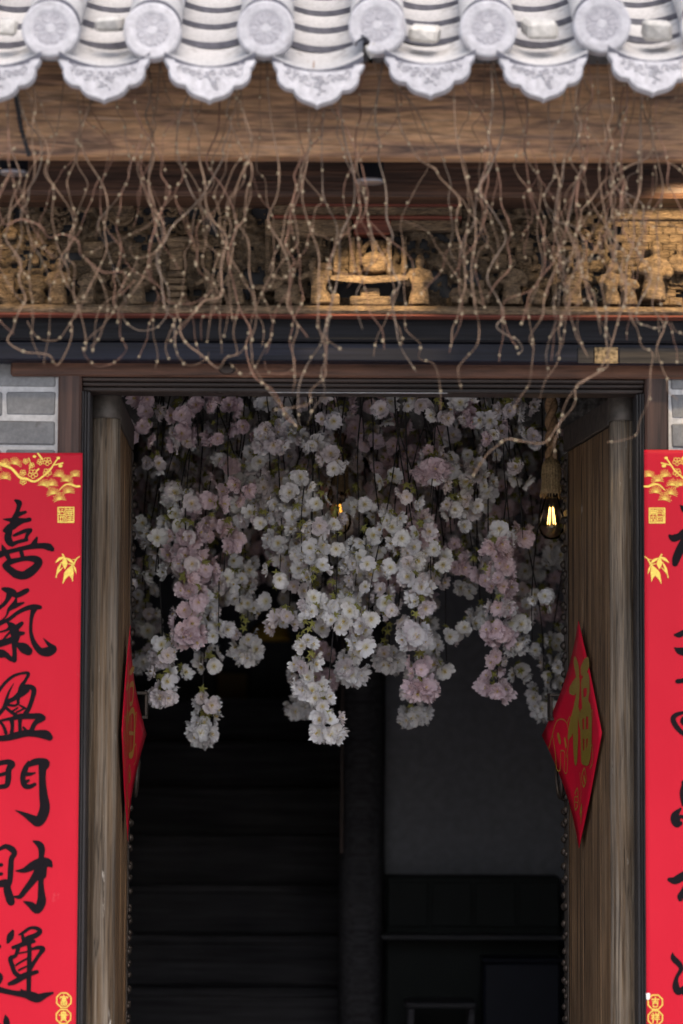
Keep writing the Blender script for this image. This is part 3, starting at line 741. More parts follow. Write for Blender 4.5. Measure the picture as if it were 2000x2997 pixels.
# ---- door leaves, opened inwards
def door_leaf(Apx, Bpx, side, post_px, post_r):
    """side = -1 left leaf, +1 right leaf; Apx/Bpx: near and far edges of the face that looks on the passage"""
    A = Vector((X(Apx, .19, 1700), .19, 0)); B = Vector((X(Bpx, .87, 1700), .87, 0))
    du = (B - A).normalized(); nn = Vector((-side, 0, 0)); nn = (nn - du * nn.dot(du)).normalized()   # towards the passage
    Lw = (B - A).length; z0, z1 = 0.17, Z(1166, .19)
    def T(u, w, z): return Vector((A.x, A.y, 0)) + du * u + nn * w + Vector((0, 0, z))
    b = MB(); b.box(0.004, Lw - 0.002, -0.050, -0.012, z0, z1 - 0.004, 0, fn=lambda *p: T(*p)); leaf = b.build('door_leaf', 'wood_leaf', GH)
    # planks
    n = 5; wpl = Lw / n
    for k in range(n):
        b = MB(); b.box(k * wpl + 0.0018, (k + 1) * wpl - 0.0018, -0.011, rnd.uniform(-.001, .0015), z0 + .002, z1 - .075, 0.003, fn=lambda *p: T(*p)); b.build('plank', 'wood_leaf', leaf)
    b = MB(); b.box(-0.002, Lw, -0.0105, 0.005, z1 - .072, z1, 0.002, fn=lambda *p: T(*p)); b.build('top_strap', 'iron_strap', leaf)
    # turned pivot post with its iron collar and pin
    pc = Vector((X(post_px, .15, 1700), .15, 0))
    b = MB(); prof = []
    zz = z0
    while zz < z1 - .07: prof.append((post_r * (1 + 0.02 * math.sin(zz * 9) + rnd.uniform(-.012, .012)), zz)); zz += .09
    prof.append((post_r, z1 - .066)); b.lathe(prof, pc, 20); b.build('pivot_post', 'wood_post', leaf)
    b = MB(); b.lathe([(post_r * 1.06, z1 - .066), (post_r * 1.07, z1 - .06), (post_r * 1.07, z1 - .004), (post_r * 1.03, z1)], pc, 20); b.build('collar', 'iron_strap', leaf)
    b = MB(); b.lathe([(post_r * .8, z1), (post_r * .8, z1 + .045)], pc, 16); b.build('pin', 'wood_post', leaf)
    # iron edge strip and two rows of domed studs
    b = MB(); b.box(Lw - 0.060, Lw + 0.003, 0.0016, 0.0042, z0 + .01, z1 - .08, 0.001, fn=lambda *p: T(*p)); b.build('edge_strip', 'iron_strap', leaf)
    sm = MB(); sm.lathe([(0.0125, 0), (0.0115, .005), (0.008, .0098), (0.003, .0125), (0, .013)], (0, 0, 0), 12); sme = sm.mesh('stud', 'iron')
    rot = nn.to_track_quat('Z', 'X').to_euler()
    z = z1 - .12; k = 0
    while z > z0 + .05:
        link('stud', sme, leaf, T(Lw - 0.014 + rnd.uniform(-.003, .003), 0.004, z + rnd.uniform(-.006, .006)), rot, rnd.uniform(.8, 1.1))
        if k % 2 == 0 or rnd.random() < .35: link('stud', sme, leaf, T(Lw - 0.044 + rnd.uniform(-.003, .003), 0.004, z + rnd.uniform(-.012, .012)), rot, rnd.uniform(.75, 1.05))
        z -= 0.0405; k += 1
    # hasp bracket and ring pull
    zb = Z(2066, .80)
    b = MB()
    for a_, c_ in ((0.005, .013), (.047, .055)): b.box(Lw - .052, Lw - .004, a_, c_, zb - .030 , zb + .030, .001, fn=lambda *p: T(*p))
    b.box(Lw - .052, Lw - .004, 0.0045, .055, zb + .0305, zb + .040, .001, fn=lambda *p: T(*p)); b.box(Lw - .052, Lw - .004, 0.0045, .055, zb - .040, zb - .0305, .001, fn=lambda *p: T(*p))
    b.build('hasp', 'iron', leaf)
    zr = Z(2232, .80); b = MB()
    b.lathe([(0.03, 0), (0.028, .006), (.014, .018), (.009, .030), (0, .033)], T(Lw - .036, .004, zr), 14, nn.to_track_quat('Z', 'X').to_matrix()); b.build('ring_plate', 'iron', leaf)
    b = MB(); cc = T(Lw - .036, .026, zr - .050)
    b.tube([cc + du * .05 * math.sin(t) * .8 + Vector((0, 0, .05 * math.cos(t))) + nn * .004 * math.cos(t) for t in [2 * math.pi * i / 20 for i in range(21)]], .006, 6, False); b.build('ring_pull', 'iron', leaf)
    return leaf, T, Lw, nn
leafL = door_leaf(345, 383, -1, 303, .042)
leafR = door_leaf(1786, 1655, 1, 1826, .038)

# ---- the room behind
def part(name, mat, *b_):
    m = MB(); m.box(*b_); return m.build(name, mat, GH)
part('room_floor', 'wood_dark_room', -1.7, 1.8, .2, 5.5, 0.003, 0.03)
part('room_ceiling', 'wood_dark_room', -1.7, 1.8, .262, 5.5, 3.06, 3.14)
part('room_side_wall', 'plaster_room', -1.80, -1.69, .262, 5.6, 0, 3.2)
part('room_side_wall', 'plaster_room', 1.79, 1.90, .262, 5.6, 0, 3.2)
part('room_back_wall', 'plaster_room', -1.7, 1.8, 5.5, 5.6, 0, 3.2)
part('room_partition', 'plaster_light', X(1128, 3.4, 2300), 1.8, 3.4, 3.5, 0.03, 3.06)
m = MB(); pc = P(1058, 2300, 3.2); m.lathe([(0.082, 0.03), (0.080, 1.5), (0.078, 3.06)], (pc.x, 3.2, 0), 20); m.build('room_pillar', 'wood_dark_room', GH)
m = MB(); pc = P(1001, 2300, 3.1); m.box(pc.x - .005, pc.x + .006, 3.08, 3.13, 1.3, 2.4, .002); m.build('pillar_edge_highlight', 'wood_frame_v', GH)  # thin strip standing in for the highlight along the pillar's edge
# gnarled ceiling log just inside the lintel, on the right
pts = []; rad = []
for k in range(26):
    x = -1.5 + 3.2 * k / 25; pts.append((x, 1.45 + .02 * math.sin(k), Z(1192, 1.45) + .012 * math.sin(k * 1.7))); rad.append(.062 + .012 * noise.noise(Vector((k * .9, 3, 1))))
m = MB(); m.tube(pts, rad, 14); m.build('ceiling_log', 'log_bark', GH)
# staircase on the left at the back
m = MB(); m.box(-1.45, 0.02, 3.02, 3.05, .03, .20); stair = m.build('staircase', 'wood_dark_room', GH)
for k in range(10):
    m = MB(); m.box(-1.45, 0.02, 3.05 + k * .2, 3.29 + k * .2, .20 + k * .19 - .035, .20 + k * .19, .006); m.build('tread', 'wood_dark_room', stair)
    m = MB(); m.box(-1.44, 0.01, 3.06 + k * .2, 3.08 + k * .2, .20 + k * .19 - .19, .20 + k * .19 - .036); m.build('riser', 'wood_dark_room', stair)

# ================================================================== things in the room
def simple(name, label, cat, base, group=None): return thing(name, label, cat, base, group)
# cabinet against the partition
cx0, cx1 = X(1135, 3.1), X(1640, 3.1)
cab = thing('cabinet', 'low dark cabinet with pale counter edge against the grey inner wall', 'cabinet', ((cx0 + cx1) / 2, 3.2, .03))
zt = Z(2565, 3.1); zc_ = Z(2738, 3.05)
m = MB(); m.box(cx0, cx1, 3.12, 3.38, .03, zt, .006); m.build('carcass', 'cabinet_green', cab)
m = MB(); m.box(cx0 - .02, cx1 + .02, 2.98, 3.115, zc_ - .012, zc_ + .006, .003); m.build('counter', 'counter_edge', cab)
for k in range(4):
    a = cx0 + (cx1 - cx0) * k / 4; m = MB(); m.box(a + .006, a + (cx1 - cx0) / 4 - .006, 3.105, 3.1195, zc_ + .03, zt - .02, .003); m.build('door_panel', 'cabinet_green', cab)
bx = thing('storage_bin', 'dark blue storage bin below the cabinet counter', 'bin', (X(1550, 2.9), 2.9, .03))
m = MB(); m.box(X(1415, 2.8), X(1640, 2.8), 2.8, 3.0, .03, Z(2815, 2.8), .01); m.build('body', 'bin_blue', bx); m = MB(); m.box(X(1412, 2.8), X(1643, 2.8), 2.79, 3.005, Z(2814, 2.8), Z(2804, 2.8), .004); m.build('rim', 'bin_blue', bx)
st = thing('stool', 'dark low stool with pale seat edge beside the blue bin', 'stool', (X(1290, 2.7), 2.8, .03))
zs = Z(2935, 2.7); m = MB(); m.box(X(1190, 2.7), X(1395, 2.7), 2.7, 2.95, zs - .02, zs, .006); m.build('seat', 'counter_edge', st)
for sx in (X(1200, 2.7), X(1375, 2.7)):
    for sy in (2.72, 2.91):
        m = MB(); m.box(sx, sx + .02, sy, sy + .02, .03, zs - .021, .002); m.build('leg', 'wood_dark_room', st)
# picture on the back wall of the stairs and a yellow lampshade
pic = thing('picture_frame', 'small warm brown picture hanging dimly behind the blossoms', 'picture', P(680, 2052, 5.48))
m = MB(); a, b = P(637, 2052, 5.47), P(724, 1970, 5.47); m.box(a.x, b.x, 5.47, 5.49, a.z, b.z, .004); m.build('panel', 'picture_warm', pic)
m = MB()
for q_ in ((a.x - .015, b.x + .015, b.z, b.z + .015), (a.x - .015, b.x + .015, a.z - .015, a.z), (a.x - .015, a.x - .0005, a.z, b.z), (b.x + .0005, b.x + .015, a.z, b.z)): m.box(q_[0], q_[1], 5.465, 5.488, q_[2], q_[3], .002)
m.build('frame', 'wood_dark_room', pic)
def dome_lamp(px, py, Y, r, label):
    c = P(px, py, Y); t = thing('dome_lamp', label, 'lamp', c, 'yellow dome lamps inside')
    m = MB(); m.lathe([(r, 0), (r * .97, r * .25), (r * .8, r * .62), (r * .5, r * .88), (r * .12, r), (.012, r + .03)], c, 24); m.lathe([(r * .985, 0.001), (r * .95, r * .24), (r * .78, r * .60), (r * .48, r * .86), (.0, r * .95)], c, 24); m.build('shade', 'shade_yellow', t)
    m = MB(); m.lathe([(0, r * .15), (.022, r * .2), (.03, r * .35), (.02, r * .55), (.012, r * .8)], c, 12); m.build('bulb', 'filament_dim', t)
    m = MB(); m.tube([c + Vector((0, 0, r + .02)), Vector((c.x, c.y, 3.058))], .004, 6); m.build('cord', 'lamp_black', t)
dome_lamp(790, 1876, 4.2, .085, 'yellow dome lamp glowing in the dark between two blossom clusters')
dome_lamp(392, 1795, 3.6, .05, 'small yellow lamp half hidden behind the left door leaf')

# ---- pendant lamps on jute rope
def pendant(px, py, Y, label, s=1.0, dim=False):
    """(px, py): bottom of the glass"""
    c = P(px, py, Y); t = thing('pendant_lamp', label, 'pendant lamp', c, 'rope pendant lamps with filament bulbs')
    m = MB(); m.smooth = True
    m.lathe([(0.0, 0), (.020 * s, .004 * s), (.034 * s, .018 * s), (.040 * s, .038 * s), (.038 * s, .062 * s), (.029 * s, .098 * s), (.020 * s, .125 * s), (.017 * s, .140 * s)], c, 24); m.build('bulb_glass', 'bulb_glass', t)
    m = MB()
    for k in range(4):
        a = .4 + k * math.pi / 2; m.tube([c + Vector((.0135 * s * math.cos(a), .0135 * s * math.sin(a), .046 * s)), c + Vector((.006 * s * math.cos(a), .006 * s * math.sin(a), .098 * s))], .0010 * s, 5)
    m.build('filament', 'filament_dim' if dim else 'filament', t)
    m = MB(); m.tube([c + Vector((0, 0, .040 * s)), c + Vector((0, 0, .105 * s))], .003 * s, 6); m.lathe([(.010 * s, .036 * s), (.010 * s, .042 * s)], c, 10); m.build('filament_post', 'lamp_ring', t)
    m = MB(); m.lathe([(.019 * s, .128 * s), (.019 * s, .150 * s), (.008 * s, .152 * s)], c, 14); m.build('socket', 'lamp_black', t)
    m = MB(); pr = [(.032, .138), (.031, .150), (.027, .165), (.0285, .172), (.026, .178), (.0285, .184), (.026, .190), (.030, .200), (.027, .222), (.018, .242), (.012, .25)]
    m.lathe([(a * s, b * s) for a, b in pr], c, 22)
    for k in range(30):
        a = k * 2 * math.pi / 30 + rnd.uniform(-.1, .1); q_ = lambda r, h: c + Vector((r * s * math.cos(a), r * s * math.sin(a), h * s))
        m.tube([q_(.034 + rnd.uniform(-.002, .003), .128 + rnd.uniform(-.004, .004)), q_(.030, .156), q_(.0285, .176), q_(.0295, .196), q_(.027, .224), q_(.016, .244)], .0016 * s, 4)
    m.build('raffia_wrap', 'raffia', t)
    for ph in (0, math.pi):
        m = MB(); top = 3.058 - c.z; pts = []
        k = .24 * s
        while k < top: pts.append(c + Vector((.0095 * math.cos(k * 62 + ph), .0095 * math.sin(k * 62 + ph), k))); k += .010
        m.tube(pts, .0115, 7); m.build('rope', 'jute', t)
    l = bpy.data.lights.new('bulb_light', 'POINT'); l.energy = 0.004 if dim else 0.01; l.color = (1.0, .62, .25); l.shadow_soft_size = .02
    lo = bpy.data.objects.new('bulb_light', l); COL.objects.link(lo); lo.parent = t; lo.location = (0, 0, .07 * s)
pendant(1615, 1580, .95, 'glowing filament bulb on jute rope beside the right door leaf')
pendant(992, 1566, 1.55, 'filament bulb on jute rope behind the middle blossoms', 1.0, True)
pendant(838, 1580, 2.3, 'filament bulb half hidden left of the middle blossom garlands', 1.0, True)
pendant(626, 1550, 2.7, 'dim filament bulb peeping through the pink blossoms', 1.0, True)
pendant(482, 1545, 3.0, 'dim filament bulb deep behind blossoms by left door leaf', 1.0, True)

# ---- black can spotlights over the frieze
def spot(px, zb, Y, label, energy, aim, size, blend=.6):
    c = Vector((X(px, Y, 500), Y, zb)); t = thing('spotlight', label, 'spotlight', c, 'black can spotlights under the eave')
    m = MB(); m.lathe([(.034, .004), (.036, .008), (.036, .13), (.030, .136), (0.0, .137)], c, 20); m.build('can', 'lamp_black', t)
    m = MB(); m.lathe([(.033, -.002), (.0365, 0), (.0365, .006), (.033, .0075)], c, 20); m.build('ring', 'lamp_ring', t)
    m = MB(); m.lathe([(.0, .0065), (.031, .0060)], c, 20); m.build('lens', 'lamp_lens', t)
    m = MB(); m.tube([c + Vector((0, 0, .13)), c + Vector((0, 0, .42))], .006, 6); m.build('stem', 'lamp_black', t)
    l = bpy.data.lights.new('spot_beam', 'SPOT'); l.energy = energy; l.color = (1.0, .74, .42); l.spot_size = R(size); l.spot_blend = blend; l.shadow_soft_size = .02
    lo = bpy.data.objects.new('spot_beam', l); COL.objects.link(lo); lo.parent = t; lo.location = (0, 0, -.006)
    d = (Vector(aim) - c); lo.rotation_euler = d.to_track_quat('-Z', 'Y').to_euler()
spot(1083, Z(533, -.42), -.42, 'black can spotlight above the carved table in the middle', 16, fz(1090, 860, .09), 54)
spot(40, Z(512, -.42), -.42, 'black can spotlight at the left end under the eave', 4, fz(0, 840, .06), 62)
spot(2052, Z(512, -.40), -.40, 'black can spotlight just off the right edge of the frieze', 12, fz(1950, 790, .05), 84)

# ================================================================== couplet scrolls
SY = -0.024
def sfn(ox, oy, sc):
    return lambda a, b, d: P(ox + a / sc, oy + b / sc, 0) * 0 + _flat(ox + a / sc, oy + b / sc, d)
def wav(x, z): return .0032 * noise.noise(Vector((x * 5.0, 1.3, z * 2.2))) + .0012 * noise.noise(Vector((x * 14.0, 7.1, z * 7.0)))
def _flat(px, py, d):
    p = P(px, py, SY - d); p.y += wav(p.x, p.z); return p
def scroll_sheet(px0, px1, py0, label):
    x0, x1 = P(px0, 2000, SY).x, P(px1, 2000, SY).x; z1 = Z(py0, SY, (px0 + px1) / 2); z0 = .42
    t = thing('couplet_scroll', label, 'couplet', ((x0 + x1) / 2, SY, z0), 'red spring couplets')
    m = MB(); nx, nz = 26, 170; o = 0
    for th in (0.0, .0012):
        for i in range(nz + 1):
            for j in range(nx + 1):
                x = x0 + (x1 - x0) * j / nx; z = z0 + (z1 - z0) * i / nz
                m.v.append(Vector((x, SY + th + wav(x, z), z)))
    m.smooth = True; w = nx + 1; k = w * (nz + 1)
    for i in range(nz):
        for j in range(nx):
            a = i * w + j; m.face((a, a + 1, a + w + 1, a + w)); m.face((k + a, k + a + w, k + a + w + 1, k + a + 1))
    per = [j for j in range(w)] + [i * w + nx for i in range(1, nz + 1)] + [nz * w + j for j in range(nx - 1, -1, -1)] + [i * w for i in range(nz - 1, 0, -1)]
    m.smooth = False
    for q_ in range(len(per)): a, b = per[q_], per[(q_ + 1) % len(per)]; m.face((a, k + a, k + b, b))
    m.build('paper', 'red_paper', t); return t
def character(t, ox, oy, sc, strokes, mat='ink', name='brush_character', wmul=1.0):
    m = MB()
    for i, s in enumerate(strokes): stroke(m, s, sfn(ox, oy, sc), .0010 + .00006 * i, 6, wmul)
    m.build(name, mat, t)
xi = [[(250,920,40),(310,960,100),(310,1015,80),(285,1100,70),(250,1200,100),(215,1310,120)], [(300,1150,90),(360,1130,65),(420,1112,48)], [(55,1228,18),(150,1238,62),(260,1250,95),(400,1250,78),(485,1235,72)],
 [(80,1415,70),(140,1375,115),(220,1335,120),(300,1300,75),(400,1262,45)], [(150,1430,110),(130,1530,125),(160,1610,115),(200,1655,60)], [(230,1495,45),(330,1452,62),(430,1415,66),(500,1408,70)], [(490,1415,80),(445,1490,60),(425,1560,55)],
 [(200,1640,75),(300,1600,60),(440,1565,60)], [(35,1655,20),(60,1720,80),(85,1770,100)], [(605,1530,35),(575,1600,80),(540,1660,90)], [(-160,1850,80),(0,1805,110),(100,1772,76),(250,1735,72),(400,1700,74),(550,1672,92),(700,1665,95),(800,1685,120),(855,1720,80)],
 [(350,1770,70),(372,1850,66)], [(100,1790,90),(160,1900,66)], [(80,1985,90),(160,1930,100),(300,1895,75),(450,1870,84),(580,1885,118),(640,1930,120),(585,2020,130),(480,2105,150),(380,2150,135),(270,2130,135),(180,2070,120),(100,2005,110)]]
qi = [[(40,105,44),(100,125,84),(170,155,95),(225,190,74),(325,145,72),(362,125,60)], [(130,170,95),(95,255,58),(40,320,52),(-90,420,34)], [(215,235,30),(190,305,64),(120,375,44),(80,470,22),(0,545,30)], [(312,290,28),(220,325,60),(130,372,50)],
 [(-60,600,70),(0,562,60),(110,515,52),(230,425,52),(350,365,62),(450,345,74),(530,350,58)], [(455,360,92),(425,450,58),(408,580,46),(412,700,50),(450,820,70),(530,925,92),(630,938,130),(715,900,84),(650,845,56),(572,758,8)],
 [(110,560,40),(160,610,110),(205,720,125),(190,850,72),(195,960,60),(188,1045,76)], [(290,562,52),(220,620,85)], [(310,692,44),(220,705,90)], [(-110,880,60),(20,825,92),(120,795,84),(220,745,84)], [(-30,685,18),(80,655,30),(135,615,50)],
 [(240,845,66),(310,885,135),(375,930,116)], [(-70,960,80),(20,962,112),(80,980,80),(140,1030,62),(185,1045,60)], [(50,770,26),(120,690,30)]]
ying = [[(-60,1520,42),(60,1360,42),(170,1265,42),(280,1226,36),(375,1225,46),(340,1310,42),(280,1405,60),(255,1500,54),(235,1610,36)], [(310,1400,60),(400,1402,64),(448,1445,72),(430,1550,62),(385,1680,60),(330,1770,70)], [(340,1430,118),(285,1485,96),(185,1560,62),(100,1605,62),(40,1700,52),(-40,1800,40)],
 [(182,1358,8),(120,1470,30),(80,1580,38),(20,1740,22)], [(60,1660,40),(130,1722,44),(230,1790,52)], [(250,1640,20),(330,1685,34)], [(100,1640,34),(200,1650,34),(250,1610,30)], [(165,1725,28),(235,1680,22)], [(220,1740,26),(320,1690,24)],
 [(-70,1880,40),(60,1838,34),(160,1822,52),(260,1795,76),(400,1792,76),(520,1792,84),(565,1815,84)], [(540,1830,84),(465,1880,64),(425,1960,64),(400,2010,60)], [(-10,1850,34),(45,1920,38),(78,2010,50)], [(155,1840,64),(165,1930,48),(155,2010,56)], [(268,1800,64),(262,1910,48),(268,2000,52)], [(310,1940,30),(340,1970,34)],
 [(-120,2085,56),(60,2080,80),(200,2050,92),(350,2015,92),(480,2022,92),(600,2035,124),(655,2070,92)]]
men = [[(-170,250,60),(-60,255,56),(20,238,64),(110,228,74),(160,250,84)], [(160,265,88),(115,330,80),(110,450,80),(88,535,70),(20,555,62),(-60,560,54)], [(-80,415,40),(20,395,48),(100,370,52)], [(-160,240,70),(-158,600,74),(-150,960,70)],
 [(378,225,30),(340,310,72),(302,430,74),(325,535,74),(390,555,62),(462,522,46)], [(330,385,60),(400,388,48),(465,370,18)], [(320,505,60),(380,470,34)], [(365,270,60),(450,232,88),(530,220,92),(605,245,112),(565,320,90)],
 [(565,260,112),(560,450,92),(572,650,112),(590,850,140),(515,1015,130),(435,985,112),(330,925,62),(200,865,8)]]
cai = [[(-60,1410,50),(10,1372,50),(80,1345,66),(160,1385,86),(192,1440,72),(152,1510,72),(142,1650,78),(130,1800,74),(95,1890,100),(130,2030,116),(146,2080,104)], [(-110,1390,60),(-112,1600,64),(-108,1830,60)], [(-90,1605,40),(20,1588,50)], [(-90,1725,40),(20,1708,46)],
 [(-110,1860,60),(0,1840,90),(70,1830,110)], [(-60,1900,60),(-140,2060,50)], [(440,1275,22),(510,1310,80),(550,1375,92),(545,1500,74),(545,1600,130),(540,1800,76),(545,1950,92),(548,2080,122),(490,2185,104),(410,2120,90),(310,2072,14)],
 [(205,1668,12),(320,1660,70),(440,1600,120),(560,1562,146),(640,1572,124),(675,1600,50)], [(600,1600,50),(570,1730,90)], [(510,1690,130),(430,1800,94),(330,1930,74),(265,2008,60),(195,2010,28)]]
yun = [[(198,895,56),(162,980,112),(122,1065,50)], [(300,948,26),(380,905,52),(470,845,50),(570,845,62),(632,895,74),(560,960,84),(440,1010,96),(380,1060,84)], [(350,950,50),(372,1030,66)], [(205,1150,56),(300,1120,72),(430,1072,84),(540,1052,50)],
 [(430,1020,104),(462,1150,72),(460,1400,76),(455,1650,78),(450,1850,74)], [(285,1160,70),(245,1275,60),(165,1322,76),(190,1430,74),(230,1540,74),(300,1600,76)], [(490,1175,40),(600,1152,62),(675,1172,82),(620,1260,60),(550,1360,60),(480,1480,62)], [(300,1240,26),(420,1215,26)], [(250,1430,34),(320,1382,32),(430,1322,30)], [(295,1505,32),(420,1445,30)], [(310,1600,46),(420,1545,32)],
 [(145,1722,56),(230,1690,84),(350,1622,84),(480,1562,74),(585,1532,56)], [(-120,1140,70),(-10,1132,60)], [(-140,1500,40),(-20,1565,60),(15,1620,66),(-10,1690,60),(-90,1790,70)], [(-160,1800,60),(-60,1802,96),(60,1830,84),(250,1870,84),(400,1885,120),(520,1925,150),(600,1945,138),(700,1905,92),(830,1862,36)], [(330,1808,18),(375,1865,84)]]
lai = [[(85,2215,20),(98,2290,96),(105,2400,100),(110,2700,90),(110,3050,90)], [(-160,2450,60),(100,2440,70),(420,2430,60)], [(-80,2540,50),(-20,2600,60)], [(280,2530,50),(220,2600,60)], [(-200,2720,60),(120,2690,80),(460,2680,60)], [(90,2720,60),(-60,2880,60),(-200,2980,30)], [(120,2720,60),(280,2860,80),(440,2960,60)]]
TL = scroll_sheet(-116, 234, 1325, 'red couplet scroll with black brush writing and gold plum on left of doorway')
c1 = (0, 1300, 5.596); c2 = (0, 1700, 4.519); c3 = (0, 2180, 4.519); c4 = (0, 2560, 5.378)
for c_, st_ in ((c1, xi), (c2, qi), (c2, ying), (c3, men), (c3, cai), (c4, yun), (c4, lai)): character(TL, *c_, st_)
TR = scroll_sheet(1889, 2240, 1317, 'red couplet scroll with black brush writing and gold plum on right of doorway')
d5 = (1860, 1300, 5.593); d6 = (1860, 1700, 4.519); d7 = (1860, 2180, 4.519); d8 = (1860, 2560, 5.378)
character(TR, *d5, [[(740,1000,20),(795,1060,95),(850,1120,60)], [(565,1500,50),(625,1535,125),(720,1510,112),(800,1440,110),(920,1360,90)], [(900,1420,90),(820,1560,125),(740,1720,145),(675,1870,135),(655,1955,100)], [(860,1560,90),(870,2000,90)], [(900,1600,60),(980,1680,90)],
   [(1080,1180,80),(1400,1140,90)], [(1120,1280,70),(1150,1420,70)], [(1120,1290,60),(1360,1270,70),(1330,1400,60),(1150,1420,60)], [(1090,1530,80),(1120,1950,80)], [(1100,1530,60),(1440,1500,80),(1430,1930,80),(1120,1950,70)], [(1270,1520,60),(1280,1930,60)], [(1110,1730,50),(1420,1710,50)]])
character(TR, *d6, [[(530,715,40),(590,712,78),(680,665,62),(900,620,60),(1300,600,70)], [(525,890,24),(600,930,100),(760,945,112),(1000,925,90),(1380,940,100)], [(820,640,60),(760,820,60),(820,930,50)], [(930,760,60),(930,1120,80)], [(700,1120,60),(1200,1100,70)], [(560,1330,60),(930,1290,80),(1420,1320,100)]])
character(TR, *d6, [[(700,1735,30),(630,1745,44),(540,1775,62),(502,1830,72),(540,1920,72),(610,2000,62),(660,2040,44)], [(640,1820,60),(625,1860,60),(650,1900,50)], [(700,1735,60),(1200,1720,80),(1180,2020,80)], [(660,2040,60),(1180,2030,70)], [(850,1760,50),(820,1930,50)], [(1010,1760,50),(1080,1920,60)]])
character(TR, *d7, [[(650,500,50),(618,640,60),(640,790,54)], [(640,500,60),(900,470,70),(1250,480,80)], [(604,845,30),(530,930,100),(535,1000,130),(555,1050,96),(600,1040,60)], [(600,950,50),(700,960,60),(900,930,70)], [(900,560,70),(920,1100,80)], [(1100,850,60),(1250,1040,100)]])
character(TR, *d7, [[(455,1785,60),(530,1795,104),(640,1735,112),(800,1650,92),(1200,1600,90)], [(680,1850,60),(640,1940,80),(605,2010,100),(600,2040,70)], [(900,1450,70),(900,2150,80)], [(760,1800,60),(1050,2050,90)], [(1100,1780,50),(1280,2080,90)]])
character(TR, *d8, [[(590,1240,24),(605,1320,92),(700,1420,90),(722,1500,72),(655,1620,60),(640,1760,112),(685,1845,112),(760,1790,72),(900,1700,60)], [(700,1840,60),(1100,1960,110),(1500,1900,60)], [(980,1200,60),(930,1400,70),(860,1500,50)], [(1000,1330,60),(1010,1780,70)], [(1000,1340,50),(1400,1300,60)], [(1010,1480,50),(1350,1450,50)], [(1010,1610,50),(1350,1580,50)], [(1010,1750,50),(1420,1720,60)], [(1180,1320,50),(1180,1740,60)], [(1130,1180,40),(1200,1260,60)]])
